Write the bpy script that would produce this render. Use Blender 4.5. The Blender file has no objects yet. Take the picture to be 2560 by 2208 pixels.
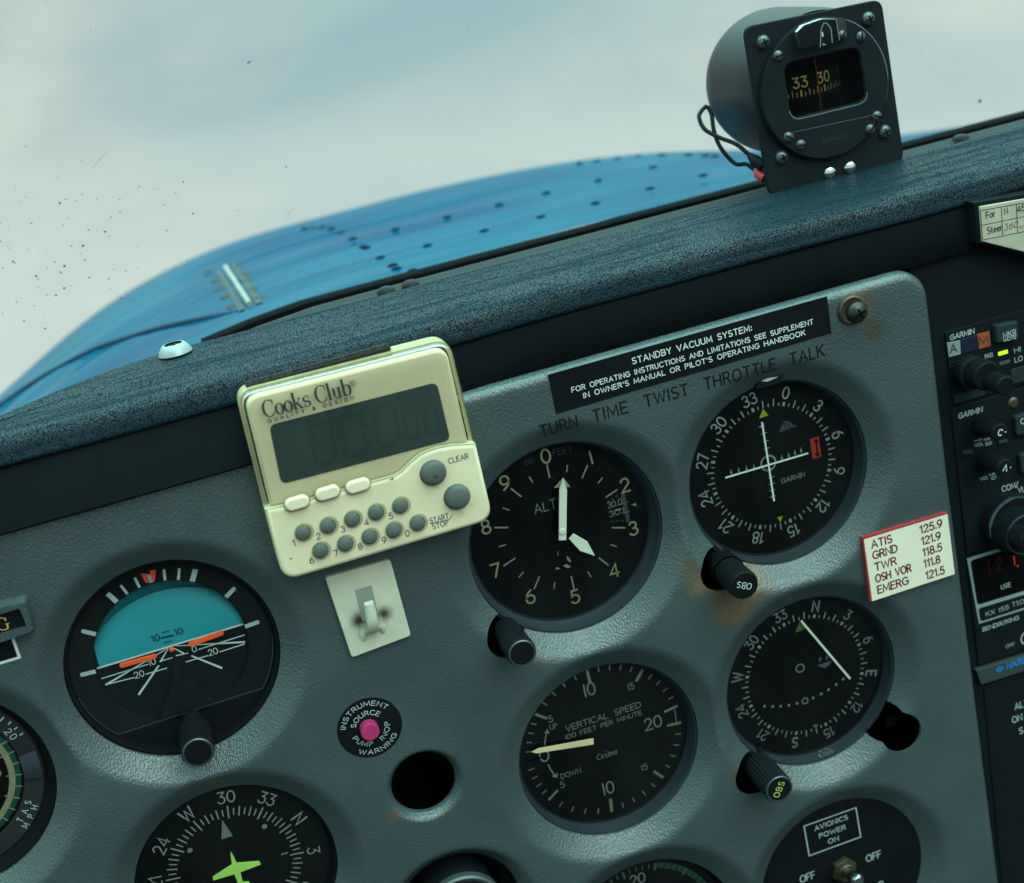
import bpy, bmesh, math, random
from math import sin, cos, pi, radians, sqrt, atan2, hypot
from mathutils import Matrix, Vector
from mathutils.geometry import delaunay_2d_cdt

random.seed(7)
scene = bpy.context.scene
COL = scene.collection
MM = 0.001

# ------------------------------------------------------------------ camera
F_PX, PW, PH = 3694.5815, 2560.0, 2208.0          # photo size in its own pixels
CAM = Vector((-123.8894, -529.0132, 233.8709))     # millimetres
YAW, PITCH, ROLL = -0.2049734, -0.3333248, 0.2134849
RM = Matrix.Rotation(YAW, 3, 'Z') @ Matrix.Rotation(PITCH, 3, 'X') @ Matrix.Rotation(ROLL, 3, 'Y')
cam_data = bpy.data.cameras.new('camera')
cam = bpy.data.objects.new('camera', cam_data)
COL.objects.link(cam)
right, fwd, up = RM.col[0], RM.col[1], RM.col[2]
M3 = Matrix((right, up, -fwd)).transposed()
cam.matrix_world = Matrix.Translation(CAM * MM) @ M3.to_4x4()
cam_data.sensor_fit = 'HORIZONTAL'
cam_data.sensor_width = 36.0
cam_data.lens = F_PX / PW * 36.0
cam_data.clip_start = 0.02
cam_data.clip_end = 500.0
cam_data.dof.use_dof = True
cam_data.dof.focus_distance = 0.585
cam_data.dof.aperture_fstop = 10.5
scene.camera = cam

# ------------------------------------------------------------------ world, sun, exposure
world = bpy.data.worlds.new('World')
scene.world = world
world.use_nodes = True
SUN_DIR = Vector((0.35, -0.66, 0.66)).normalized()      # towards the sun
SUN_EL = math.asin(SUN_DIR.z)
SUN_AZ = atan2(SUN_DIR.x, SUN_DIR.y)


def build_world():
    nt = world.node_tree
    nt.nodes.clear()
    N, L = nt.nodes.new, nt.links.new
    out = N('ShaderNodeOutputWorld')
    bg = N('ShaderNodeBackground')
    bg.inputs['Strength'].default_value = 0.10
    L(bg.outputs[0], out.inputs[0])
    tc = N('ShaderNodeTexCoord')
    sep = N('ShaderNodeSeparateXYZ')
    L(tc.outputs['Generated'], sep.inputs[0])
    # the machine sits inside cloud: the sky is read above the horizon everywhere
    ab = N('ShaderNodeMath'); ab.operation = 'ABSOLUTE'; L(sep.outputs[2], ab.inputs[0])
    ad = N('ShaderNodeMath'); ad.operation = 'ADD'; ad.inputs[1].default_value = 0.25; L(ab.outputs[0], ad.inputs[0])
    cmb = N('ShaderNodeCombineXYZ')
    L(sep.outputs[0], cmb.inputs[0]); L(sep.outputs[1], cmb.inputs[1]); L(ad.outputs[0], cmb.inputs[2])
    sky = N('ShaderNodeTexSky')
    sky.sky_type = 'NISHITA'
    sky.sun_disc = False
    sky.sun_elevation = SUN_EL
    sky.sun_rotation = SUN_AZ
    L(cmb.outputs[0], sky.inputs[0])
    # cloud bank: soft streaks, bluish where thin, creamy where thick, brighter lower down
    mp = N('ShaderNodeMapping'); mp.inputs['Rotation'].default_value = (0.0, radians(6), 0.0)
    mp.inputs['Scale'].default_value = (2.6, 2.6, 7.5)
    mp.inputs['Location'].default_value = (3.1, 0.4, 1.7)
    L(tc.outputs['Generated'], mp.inputs[0])
    n1 = N('ShaderNodeTexNoise'); n1.inputs['Scale'].default_value = 1.6; n1.inputs['Detail'].default_value = 4.0
    n1.inputs['Roughness'].default_value = 0.5; n1.inputs['Distortion'].default_value = 0.6
    L(mp.outputs[0], n1.inputs['Vector'])
    n2 = N('ShaderNodeTexNoise'); n2.inputs['Scale'].default_value = 0.9; n2.inputs['Detail'].default_value = 2.0
    mp2 = N('ShaderNodeMapping'); mp2.inputs['Scale'].default_value = (3.0, 3.0, 6.0)
    mp2.inputs['Location'].default_value = (7.3, 2.2, 4.1)
    L(tc.outputs['Generated'], mp2.inputs[0]); L(mp2.outputs[0], n2.inputs['Vector'])
    r1 = N('ShaderNodeValToRGB')
    e = r1.color_ramp.elements
    e[0].position = 0.38; e[0].color = (3.3, 5.0, 5.2, 1)
    e[1].position = 0.60; e[1].color = (5.7, 7.1, 6.3, 1)
    L(n1.outputs['Fac'], r1.inputs[0])
    r2 = N('ShaderNodeValToRGB')
    e = r2.color_ramp.elements
    e[0].position = 0.42; e[0].color = (3.7, 5.5, 5.7, 1)
    e[1].position = 0.58; e[1].color = (7.2, 7.7, 6.4, 1)
    L(n2.outputs['Fac'], r2.inputs[0])
    mx = N('ShaderNodeMix'); mx.data_type = 'RGBA'; mx.inputs[0].default_value = 0.45
    L(r1.outputs[0], mx.inputs[6]); L(r2.outputs[0], mx.inputs[7])
    # bank is denser (whiter) towards the ground haze
    mr = N('ShaderNodeMapRange'); mr.interpolation_type = 'SMOOTHSTEP'
    mr.inputs['From Min'].default_value = -0.02; mr.inputs['From Max'].default_value = -0.22
    mr.inputs['To Min'].default_value = 0.0; mr.inputs['To Max'].default_value = 0.62
    L(sep.outputs[2], mr.inputs[0])
    mx2 = N('ShaderNodeMix'); mx2.data_type = 'RGBA'
    mx2.inputs[7].default_value = (7.2, 8.6, 7.7, 1)
    L(mr.outputs[0], mx2.inputs[0]); L(mx.outputs[2], mx2.inputs[6])
    mx3 = N('ShaderNodeMix'); mx3.data_type = 'RGBA'; mx3.inputs[0].default_value = 0.90
    L(sky.outputs[0], mx3.inputs[6]); L(mx2.outputs[2], mx3.inputs[7])
    # an overcast dome is about three times brighter overhead than at the horizon
    zr = N('ShaderNodeMapRange'); zr.interpolation_type = 'SMOOTHSTEP'
    zr.inputs['From Min'].default_value = 0.30; zr.inputs['From Max'].default_value = 0.98
    zr.inputs['To Min'].default_value = 0.0; zr.inputs['To Max'].default_value = 1.0
    dt = N('ShaderNodeVectorMath'); dt.operation = 'DOT_PRODUCT'
    dt.inputs[1].default_value = tuple(Vector((0.1, 0.22, 0.95)).normalized())
    L(tc.outputs['Generated'], dt.inputs[0])
    L(dt.outputs['Value'], zr.inputs[0])
    # ... and bluer overhead, where the cloud thins
    zt = N('ShaderNodeMix'); zt.data_type = 'RGBA'
    zt.inputs[6].default_value = (1, 1, 1, 1); zt.inputs[7].default_value = (5.2, 7.3, 7.2, 1)
    L(zr.outputs[0], zt.inputs[0])
    sc3 = N('ShaderNodeVectorMath'); sc3.operation = 'MULTIPLY'
    L(mx3.outputs[2], sc3.inputs[0]); L(zt.outputs[2], sc3.inputs[1])
    L(sc3.outputs[0], bg.inputs['Color'])


build_world()
sun_data = bpy.data.lights.new('sun', 'SUN')
sun_data.energy = 1.5
sun_data.angle = radians(45)
sun_data.color = (1.0, 0.99, 0.95)
sun = bpy.data.objects.new('sun', sun_data)
COL.objects.link(sun)
sun.rotation_euler = SUN_DIR.to_track_quat('Z', 'Y').to_euler()
sun.location = (0.4, -0.5, 0.8)

vs = scene.view_settings
vs.view_transform = 'Standard'
vs.look = 'None'
vs.exposure = 0.0
vs.gamma = 1.0
vs.use_curve_mapping = False
cy = scene.cycles
cy.max_bounces = 8
cy.transparent_max_bounces = 16
cy.caustics_reflective = False
cy.caustics_refractive = False


# ------------------------------------------------------------------ measuring helper: a point of the photo on the plane y = Y
def at(px, py, Y=0.0):
    d = RM @ Vector(((px - PW / 2) / F_PX, 1.0, -(py - PH / 2) / F_PX))
    s = (Y - CAM.y) / d.y
    return (CAM.x + s * d.x, CAM.z + s * d.z)


def ray(px, py):
    return RM @ Vector(((px - PW / 2) / F_PX, 1.0, -(py - PH / 2) / F_PX))


def crop(x0, y0, s):
    return lambda x, y, Y=0.0: at(x0 + x / s, y0 + y / s, Y)


full = lambda x, y, Y=0.0: at(x * 1.2355, y * 1.2355, Y)

# ------------------------------------------------------------------ materials
def new_mat(name):
    m = bpy.data.materials.new(name)
    m.use_nodes = True
    nt = m.node_tree
    b = nt.nodes['Principled BSDF']
    return m, nt, b


def mat(name, col, rough=0.5, metal=0.0, spec=0.5, var=0.12, vscale=60.0, bump=0.0, bscale=900.0, coat=0.0, emit=None, estr=0.0):
    """plain painted/plastic surface with slight procedural tone and gloss variation"""
    m, nt, b = new_mat(name)
    N, L = nt.nodes.new, nt.links.new
    b.inputs['Metallic'].default_value = metal
    b.inputs['Specular IOR Level'].default_value = spec
    b.inputs['Coat Weight'].default_value = coat
    b.inputs['Coat Roughness'].default_value = 0.06
    tc = N('ShaderNodeTexCoord')
    n = N('ShaderNodeTexNoise'); n.inputs['Scale'].default_value = vscale; n.inputs['Detail'].default_value = 5.0
    L(tc.outputs['Object'], n.inputs['Vector'])
    r = N('ShaderNodeValToRGB')
    lo = [c * (1 - var) for c in col[:3]]
    hi = [min(1.0, c * (1 + var)) for c in col[:3]]
    r.color_ramp.elements[0].position = 0.3; r.color_ramp.elements[0].color = (*lo, 1)
    r.color_ramp.elements[1].position = 0.7; r.color_ramp.elements[1].color = (*hi, 1)
    L(n.outputs['Fac'], r.inputs[0]); L(r.outputs[0], b.inputs['Base Color'])
    mr = N('ShaderNodeMapRange')
    mr.inputs['To Min'].default_value = max(0.02, rough - 0.08); mr.inputs['To Max'].default_value = min(1.0, rough + 0.08)
    L(n.outputs['Fac'], mr.inputs[0]); L(mr.outputs[0], b.inputs['Roughness'])
    if bump > 0:
        n2 = N('ShaderNodeTexNoise'); n2.inputs['Scale'].default_value = bscale; n2.inputs['Detail'].default_value = 3.0
        L(tc.outputs['Object'], n2.inputs['Vector'])
        bp = N('ShaderNodeBump'); bp.inputs['Strength'].default_value = bump; bp.inputs['Distance'].default_value = 0.0004
        L(n2.outputs['Fac'], bp.inputs['Height']); L(bp.outputs[0], b.inputs['Normal'])
    if emit:
        b.inputs['Emission Color'].default_value = (*emit, 1)
        b.inputs['Emission Strength'].default_value = estr
    return m


def clear_mat(name, tint, rough, strength=1.0, dust=0.0):
    m, nt, b = new_mat(name)
    nt.nodes.remove(b)
    N, L = nt.nodes.new, nt.links.new
    out = nt.nodes['Material Output']
    tr = N('ShaderNodeBsdfTransparent'); tr.inputs[0].default_value = (*tint, 1)
    gl = N('ShaderNodeBsdfGlossy'); gl.inputs['Roughness'].default_value = rough
    fr = N('ShaderNodeFresnel'); fr.inputs['IOR'].default_value = 1.45
    mu = N('ShaderNodeMath'); mu.operation = 'MULTIPLY'; mu.inputs[1].default_value = strength
    mx = N('ShaderNodeMixShader')
    L(fr.outputs[0], mu.inputs[0]); L(mu.outputs[0], mx.inputs[0])
    L(tr.outputs[0], mx.inputs[1]); L(gl.outputs[0], mx.inputs[2])
    if dust:                                  # thin film of dust and wiped smears
        tc = N('ShaderNodeTexCoord')
        mp = N('ShaderNodeMapping'); mp.inputs['Scale'].default_value = (40, 40, 14); mp.inputs['Rotation'].default_value = (0, radians(35), 0)
        L(tc.outputs['Object'], mp.inputs[0])
        no = N('ShaderNodeTexNoise'); no.inputs['Scale'].default_value = 1.0; no.inputs['Detail'].default_value = 6; L(mp.outputs[0], no.inputs['Vector'])
        r = N('ShaderNodeMapRange'); r.inputs['From Min'].default_value = 0.42; r.inputs['From Max'].default_value = 0.75; r.inputs['To Max'].default_value = dust
        L(no.outputs['Fac'], r.inputs[0])
        df = N('ShaderNodeBsdfDiffuse'); df.inputs[0].default_value = (0.30, 0.38, 0.38, 1)
        m2 = N('ShaderNodeMixShader'); L(r.outputs[0], m2.inputs[0]); L(mx.outputs[0], m2.inputs[1]); L(df.outputs[0], m2.inputs[2])
        L(m2.outputs[0], out.inputs[0])
    else:
        L(mx.outputs[0], out.inputs[0])
    return m


def panel_mat():
    """grey grained thermoplastic with rusty stains where screws and cut edges weep"""
    m, nt, b = new_mat('grained_grey_plastic')
    N, L = nt.nodes.new, nt.links.new
    tc = N('ShaderNodeTexCoord')
    OBJ = tc.outputs['Object']
    n = N('ShaderNodeTexNoise'); n.inputs['Scale'].default_value = 22; n.inputs['Detail'].default_value = 6
    L(OBJ, n.inputs['Vector'])
    r = N('ShaderNodeValToRGB')
    r.color_ramp.elements[0].position = 0.3; r.color_ramp.elements[0].color = (0.042, 0.069, 0.071, 1)
    r.color_ramp.elements[1].position = 0.7; r.color_ramp.elements[1].color = (0.056, 0.090, 0.091, 1)
    L(n.outputs['Fac'], r.inputs[0])
    col = r.outputs[0]
    nz = N('ShaderNodeTexNoise'); nz.inputs['Scale'].default_value = 260; nz.inputs['Detail'].default_value = 5
    L(OBJ, nz.inputs['Vector'])
    nz2 = N('ShaderNodeTexNoise'); nz2.inputs['Scale'].default_value = 70; nz2.inputs['Detail'].default_value = 3
    L(OBJ, nz2.inputs['Vector'])

    def stain(u, v, rad, strength, color):
        nonlocal col
        vd = N('ShaderNodeVectorMath'); vd.operation = 'SUBTRACT'
        vd.inputs[1].default_value = (u * MM, 0, v * MM)
        L(OBJ, vd.inputs[0])
        sp = N('ShaderNodeVectorMath'); sp.operation = 'MULTIPLY'; sp.inputs[1].default_value = (1, 0, 1)
        L(vd.outputs[0], sp.inputs[0])
        ln = N('ShaderNodeVectorMath'); ln.operation = 'LENGTH'; L(sp.outputs[0], ln.inputs[0])
        ad = N('ShaderNodeMath'); ad.operation = 'MULTIPLY_ADD'
        ad.inputs[1].default_value = rad * 1.3 * MM
        L(nz2.outputs['Fac'], ad.inputs[0]); L(ln.outputs['Value'], ad.inputs[2])
        mr = N('ShaderNodeMapRange'); mr.interpolation_type = 'SMOOTHSTEP'
        mr.inputs['From Min'].default_value = rad * 1.55 * MM; mr.inputs['From Max'].default_value = rad * 0.85 * MM
        mr.inputs['To Max'].default_value = strength
        L(ad.outputs[0], mr.inputs[0])
        mu = N('ShaderNodeMath'); mu.operation = 'MULTIPLY'
        mr2 = N('ShaderNodeMapRange'); mr2.inputs['From Min'].default_value = 0.18; mr2.inputs['From Max'].default_value = 0.52
        L(nz.outputs['Fac'], mr2.inputs[0])
        L(mr.outputs[0], mu.inputs[0]); L(mr2.outputs[0], mu.inputs[1])
        mx = N('ShaderNodeMix'); mx.data_type = 'RGBA'
        mx.inputs[7].default_value = (*color, 1)
        L(mu.outputs[0], mx.inputs[0]); L(col, mx.inputs[6])
        col = mx.outputs[2]
    rust = (0.085, 0.058, 0.026)
    stain(137, 62, 11, 0.92, (0.115, 0.075, 0.034))
    stain(140, 52, 7, 0.8, (0.055, 0.045, 0.028))
    stain(51, -34, 12, 0.85, (0.185, 0.128, 0.060))
    stain(62, -46, 17, 0.95, (0.120, 0.085, 0.040))
    stain(74, -42, 11, 0.9, (0.170, 0.120, 0.055))
    stain(46, -23, 5, 0.6, (0.12, 0.088, 0.045))
    stain(50, -125, 5.5, 0.8, (0.10, 0.064, 0.028))
    stain(72, -139, 4.5, 0.6, (0.10, 0.08, 0.045))
    stain(-95, -92, 4.0, 0.85, (0.115, 0.08, 0.036))
    stain(-66, -74, 3.5, 0.6, (0.07, 0.055, 0.03))
    stain(-76, -97, 3.5, 0.4, (0.09, 0.075, 0.04))
    stain(-157, -54, 6.0, 0.5, (0.08, 0.066, 0.036))
    stain(-20, -46, 6, 0.45, (0.13, 0.12, 0.08))
    stain(165, 20, 3, 0.5, rust); stain(166, 5, 3, 0.5, (0.10, 0.08, 0.045)); stain(133, 68, 5, 0.5, rust)
    L(col, b.inputs['Base Color'])
    rv_ = N('ShaderNodeTexNoise'); rv_.inputs['Scale'].default_value = 38; rv_.inputs['Detail'].default_value = 7; rv_.inputs['Roughness'].default_value = 0.65
    L(OBJ, rv_.inputs['Vector'])
    rvm = N('ShaderNodeMapRange'); rvm.inputs['From Min'].default_value = 0.3; rvm.inputs['From Max'].default_value = 0.7
    rvm.inputs['To Min'].default_value = 0.25; rvm.inputs['To Max'].default_value = 0.42
    L(rv_.outputs['Fac'], rvm.inputs[0]); L(rvm.outputs[0], b.inputs['Roughness'])
    b.inputs['Specular Tint'].default_value = (0.80, 1.0, 1.0, 1)
    b.inputs['Specular IOR Level'].default_value = 0.9
    # vinyl grain
    mp = N('ShaderNodeMapping'); mp.inputs['Scale'].default_value = (1.35, 1.0, 0.8)
    L(OBJ, mp.inputs[0])
    dn = N('ShaderNodeTexNoise'); dn.inputs['Scale'].default_value = 300; L(mp.outputs[0], dn.inputs['Vector'])
    dm = N('ShaderNodeVectorMath'); dm.operation = 'MULTIPLY_ADD'
    dm.inputs[1].default_value = (0.0007, 0.0007, 0.0007)
    L(dn.outputs['Color'], dm.inputs[0]); L(mp.outputs[0], dm.inputs[2])
    vo = N('ShaderNodeTexVoronoi'); vo.inputs['Scale'].default_value = 1150; vo.feature = 'SMOOTH_F1'
    vo.inputs['Smoothness'].default_value = 0.6
    L(dm.outputs[0], vo.inputs['Vector'])
    bp = N('ShaderNodeBump'); bp.inputs['Strength'].default_value = 0.55; bp.inputs['Distance'].default_value = 0.00035
    bp.invert = True
    L(vo.outputs['Distance'], bp.inputs['Height'])
    bp2 = N('ShaderNodeBump'); bp2.inputs['Strength'].default_value = 0.10; bp2.inputs['Distance'].default_value = 0.0005
    L(nz.outputs['Fac'], bp2.inputs['Height']); L(bp.outputs[0], bp2.inputs['Normal'])
    L(bp2.outputs[0], b.inputs['Normal'])
    return m


def leather_mat():
    """black padded vinyl, crazed into small cells"""
    m, nt, b = new_mat('crazed_black_vinyl')
    N, L = nt.nodes.new, nt.links.new
    tc = N('ShaderNodeTexCoord')
    OBJ = tc.outputs['Object']
    dn = N('ShaderNodeTexNoise'); dn.inputs['Scale'].default_value = 160; dn.inputs['Detail'].default_value = 3
    L(OBJ, dn.inputs['Vector'])
    dm = N('ShaderNodeVectorMath'); dm.operation = 'MULTIPLY_ADD'
    dm.inputs[1].default_value = (0.0035, 0.0035, 0.0035)
    L(dn.outputs['Color'], dm.inputs[0]); L(OBJ, dm.inputs[2])
    mp = N('ShaderNodeMapping'); mp.inputs['Scale'].default_value = (0.8, 1.0, 1.0)
    L(dm.outputs[0], mp.inputs[0])
    vo = N('ShaderNodeTexVoronoi'); vo.feature = 'DISTANCE_TO_EDGE'; vo.inputs['Scale'].default_value = 1150
    L(mp.outputs[0], vo.inputs['Vector'])
    mr = N('ShaderNodeMapRange'); mr.interpolation_type = 'SMOOTHSTEP'
    mr.inputs['From Min'].default_value = 0.0; mr.inputs['From Max'].default_value = 0.22
    L(vo.outputs['Distance'], mr.inputs[0])
    # long creases along the roll
    mp3 = N('ShaderNodeMapping'); mp3.inputs['Scale'].default_value = (9, 110, 110); mp3.inputs['Rotation'].default_value = (0, radians(4), radians(3))
    L(OBJ, mp3.inputs[0])
    cr = N('ShaderNodeTexNoise'); cr.inputs['Scale'].default_value = 1.6; cr.inputs['Detail'].default_value = 6; cr.inputs['Roughness'].default_value = 0.65
    L(mp3.outputs[0], cr.inputs['Vector'])
    crr = N('ShaderNodeMapRange'); crr.inputs['From Min'].default_value = 0.40; crr.inputs['From Max'].default_value = 0.52
    L(cr.outputs['Fac'], crr.inputs[0])
    big = N('ShaderNodeTexNoise'); big.inputs['Scale'].default_value = 30; big.inputs['Detail'].default_value = 4
    L(OBJ, big.inputs['Vector'])
    rr = N('ShaderNodeMapRange'); rr.inputs['To Min'].default_value = 0.26; rr.inputs['To Max'].default_value = 0.44
    L(big.outputs['Fac'], rr.inputs[0])
    rw = N('ShaderNodeMix'); rw.data_type = 'FLOAT'
    L(mr.outputs[0], rw.inputs[0]); rw.inputs[2].default_value = 0.65; L(rr.outputs[0], rw.inputs[3])
    L(rw.outputs[0], b.inputs['Roughness']); L(rw.outputs[0], b.inputs['Coat Roughness'])
    cm = N('ShaderNodeMix'); cm.data_type = 'RGBA'
    cm.inputs[6].default_value = (0.006, 0.009, 0.011, 1); cm.inputs[7].default_value = (0.010, 0.040, 0.056, 1)
    L(mr.outputs[0], cm.inputs[0]); L(cm.outputs[2], b.inputs['Base Color'])
    sp = N('ShaderNodeMix'); sp.data_type = 'FLOAT'; sp.inputs[2].default_value = 0.05; sp.inputs[3].default_value = 0.62
    mul = N('ShaderNodeMath'); mul.operation = 'MULTIPLY'
    cl = N('ShaderNodeMapRange'); cl.inputs['To Min'].default_value = 0.2; cl.inputs['To Max'].default_value = 1.0
    L(crr.outputs[0], cl.inputs[0])
    L(mr.outputs[0], mul.inputs[0]); L(cl.outputs[0], mul.inputs[1]); L(mul.outputs[0], sp.inputs[0])
    L(sp.outputs[0], b.inputs['Coat Weight'])               # the gloss lives in the worn top film, the cracks have none
    b.inputs['Specular IOR Level'].default_value = 0.0
    bp = N('ShaderNodeBump'); bp.inputs['Strength'].default_value = 0.35; bp.inputs['Distance'].default_value = 0.0002
    L(mr.outputs[0], bp.inputs['Height'])
    bp2 = N('ShaderNodeBump'); bp2.inputs['Strength'].default_value = 0.25; bp2.inputs['Distance'].default_value = 0.0005
    L(crr.outputs[0], bp2.inputs['Height']); L(bp.outputs[0], bp2.inputs['Normal']); L(bp2.outputs[0], b.inputs['Coat Normal'])
    L(bp2.outputs[0], b.inputs['Normal'])
    return m


def cowl_mat():
    m, nt, b = new_mat('blue_cowling_paint')
    N, L = nt.nodes.new, nt.links.new
    tc = N('ShaderNodeTexCoord')
    n = N('ShaderNodeTexNoise'); n.inputs['Scale'].default_value = 6; n.inputs['Detail'].default_value = 3
    L(tc.outputs['Object'], n.inputs['Vector'])
    r = N('ShaderNodeValToRGB')
    r.color_ramp.elements[0].position = 0.3; r.color_ramp.elements[0].color = (0.000, 0.052, 0.120, 1)
    r.color_ramp.elements[1].position = 0.7; r.color_ramp.elements[1].color = (0.000, 0.112, 0.180, 1)
    L(n.outputs['Fac'], r.inputs[0]); L(r.outputs[0], b.inputs['Base Color'])
    b.inputs['Roughness'].default_value = 0.5
    b.inputs['Specular IOR Level'].default_value = 0.0      # old single-stage paint under a thin worn lacquer
    b.inputs['Coat Weight'].default_value = 0.33
    b.inputs['Coat Roughness'].default_value = 0.07
    mp = N('ShaderNodeMapping'); mp.inputs['Scale'].default_value = (3.0, 16, 3)
    L(tc.outputs['Object'], mp.inputs[0])
    n2 = N('ShaderNodeTexNoise'); n2.inputs['Scale'].default_value = 1.0; n2.inputs['Detail'].default_value = 1
    L(mp.outputs[0], n2.inputs['Vector'])
    bp = N('ShaderNodeBump'); bp.inputs['Strength'].default_value = 0.3; bp.inputs['Distance'].default_value = 0.012
    L(n2.outputs['Fac'], bp.inputs['Height']); L(bp.outputs[0], b.inputs['Normal']); L(bp.outputs[0], b.inputs['Coat Normal'])
    return m


M = {}
M['panel'] = panel_mat()
M['leather'] = leather_mat()
M['cowl'] = cowl_mat()
M['black'] = mat('black_plastic', (0.008, 0.012, 0.014), 0.45, spec=0.14)
M['black_matt'] = mat('matt_black_paint', (0.0055, 0.0080, 0.0092), 0.8, spec=0.06)
M['dial_black'] = mat('dial_black', (0.0065, 0.0095, 0.0105), 0.7, spec=0.06, vscale=120)
M['void'] = mat('unlit_black', (0.003, 0.004, 0.004), 0.9, spec=0.05)
M['skirt'] = mat('smooth_black_vinyl', (0.0048, 0.0075, 0.0090), 0.75, spec=0.03, bump=0.15, bscale=500)
M['bezel'] = mat('blue_black_bezel', (0.022, 0.036, 0.044), 0.5, spec=0.25, bump=0.1, bscale=1500)
M['crinkle'] = mat('crinkle_black', (0.010, 0.0165, 0.019), 0.6, spec=0.07, bump=0.3, bscale=1600)
M['dome'] = mat('worn_black_enamel', (0.006, 0.011, 0.013), 0.42, spec=0.25, var=0.35, vscale=45, bump=0.1, bscale=700)
M['rubber'] = mat('rubber', (0.004, 0.006, 0.007), 0.8, spec=0.05)
M['grey_strip'] = mat('grey_metal_strip', (0.022, 0.034, 0.037), 0.55, spec=0.08)
M['white'] = mat('dial_white', (0.50, 0.64, 0.60), 0.6, var=0.06, vscale=300)
M['dimwhite'] = mat('dial_dim_white', (0.35, 0.48, 0.46), 0.6, var=0.08, vscale=300)
M['faint'] = mat('faint_grey_print', (0.055, 0.085, 0.088), 0.6)
M['cream'] = mat('radium_cream', (0.52, 0.58, 0.36), 0.6, var=0.08, vscale=300)
M['needle'] = mat('needle_white', (0.55, 0.66, 0.52), 0.5, var=0.06)
M['amber'] = mat('amber_numerals', (0.62, 0.50, 0.16), 0.6)
M['amberdim'] = mat('amber_numerals_dim', (0.26, 0.22, 0.09), 0.6)
M['gold'] = mat('gold_letter', (0.60, 0.46, 0.13), 0.45)
M['orange'] = mat('orange_red', (0.90, 0.10, 0.018), 0.45, emit=(0.9, 0.1, 0.02), estr=0.0)
M['lubber'] = mat('lubber_orange', (0.30, 0.12, 0.035), 0.6, spec=0.1)
M['redflag'] = mat('red_flag', (0.75, 0.055, 0.035), 0.5)
M['lime'] = mat('lime_bug', (0.50, 0.85, 0.02), 0.5)
M['green'] = mat('green_plane', (0.30, 0.62, 0.10), 0.5)
M['greenbug'] = mat('dull_green_bug', (0.16, 0.36, 0.12), 0.5)
M['arc_green'] = mat('arc_green', (0.005, 0.13, 0.09), 0.5)
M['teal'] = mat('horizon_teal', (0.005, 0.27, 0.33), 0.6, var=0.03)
M['teal_shaded'] = mat('horizon_teal_shaded', (0.004, 0.21, 0.26), 0.6, var=0.03)  # shaded copy of the horizon teal, for the deeper drum
M['glass'] = clear_mat('dial_glass', (0.97, 0.99, 0.99), 0.04, 1.0, dust=0.014)
M['windscreen'] = clear_mat('windscreen_acrylic', (0.985, 0.995, 0.995), 0.02, 0.25)
M['clear'] = clear_mat('clear_cover', (0.985, 0.985, 0.965), 0.16, 0.35)
M['speck'] = mat('dirt_speck', (0.05, 0.10, 0.11), 0.8)
M['beige'] = mat('yellowed_beige', (0.72, 0.71, 0.46), 0.42, var=0.09, vscale=55, bump=0.04, bscale=1200)
M['beige_dark'] = mat('aged_beige', (0.60, 0.57, 0.35), 0.5, var=0.06, vscale=40)
M['beige_rim'] = mat('yellowed_rim', (0.36, 0.34, 0.17), 0.5)
M['beige_light'] = mat('pill_beige', (0.78, 0.76, 0.52), 0.38, var=0.04)
M['key_grey'] = mat('key_rubber', (0.095, 0.128, 0.112), 0.5, spec=0.3, var=0.08)
M['grime'] = mat('grime', (0.09, 0.075, 0.035), 0.8)
M['ink'] = mat('dark_ink', (0.03, 0.035, 0.03), 0.6)
M['ink_grey'] = mat('grey_ink', (0.04, 0.065, 0.065), 0.6)
M['lcd'] = mat('lcd_off', (0.034, 0.056, 0.053), 0.30, var=0.22, vscale=35)
M['lcd_seg'] = mat('lcd_ghost', (0.029, 0.048, 0.046), 0.30, var=0.22, vscale=35)
M['card'] = mat('card_white', (0.76, 0.79, 0.61), 0.55, var=0.04)
M['card_aged'] = mat('aged_paper', (0.40, 0.44, 0.32), 0.7, var=0.12, vscale=120)
M['card_red'] = mat('red_core', (0.36, 0.045, 0.05), 0.6, spec=.2)
M['maroon'] = mat('maroon_letters', (0.115, 0.012, 0.016), 0.6)
M['print_black'] = mat('pressed_black_letters', (0.006, 0.009, 0.010), 0.6, spec=0.1)
M['label_black'] = mat('label_black', (0.0065, 0.009, 0.011), 0.4, spec=0.1)
M['label_white'] = mat('label_white', (0.58, 0.72, 0.68), 0.5)
M['pink'] = mat('pink_lens', (0.42, 0.03, 0.145), 0.6, spec=0.2, var=0.1, vscale=400)
M['hook'] = mat('hook_plastic', (0.60, 0.68, 0.52), 0.42, var=0.08, vscale=90)
M['steel'] = mat('bright_steel', (0.62, 0.68, 0.66), 0.22, metal=1.0)
M['screw'] = mat('dark_screw', (0.10, 0.135, 0.14), 0.35, metal=0.75)
M['brass'] = mat('tarnished_brass', (0.095, 0.092, 0.06), 0.45, metal=0.7)
M['chrome'] = mat('chrome', (0.75, 0.82, 0.82), 0.08, metal=1.0)
M['rivet'] = mat('rivet_blue', (0.0, 0.010, 0.03), 0.7, spec=0.05)
M['hinge'] = mat('hinge_pin', (0.34, 0.40, 0.36), 0.4, metal=0.5)
M['hinge_dark'] = mat('hinge_leaf', (0.015, 0.045, 0.06), 0.6)
M['rivet_rust'] = mat('rusty_rivet', (0.07, 0.06, 0.045), 0.7, spec=0.1)
M['seam'] = mat('seam_sealant_blue', (0.0, 0.016, 0.045), 0.6, spec=0.1)
M['wire'] = mat('wire_black', (0.005, 0.012, 0.017), 0.6, spec=0.12)
M['red_sleeve'] = mat('red_sleeve', (0.45, 0.03, 0.05), 0.4)
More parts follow.
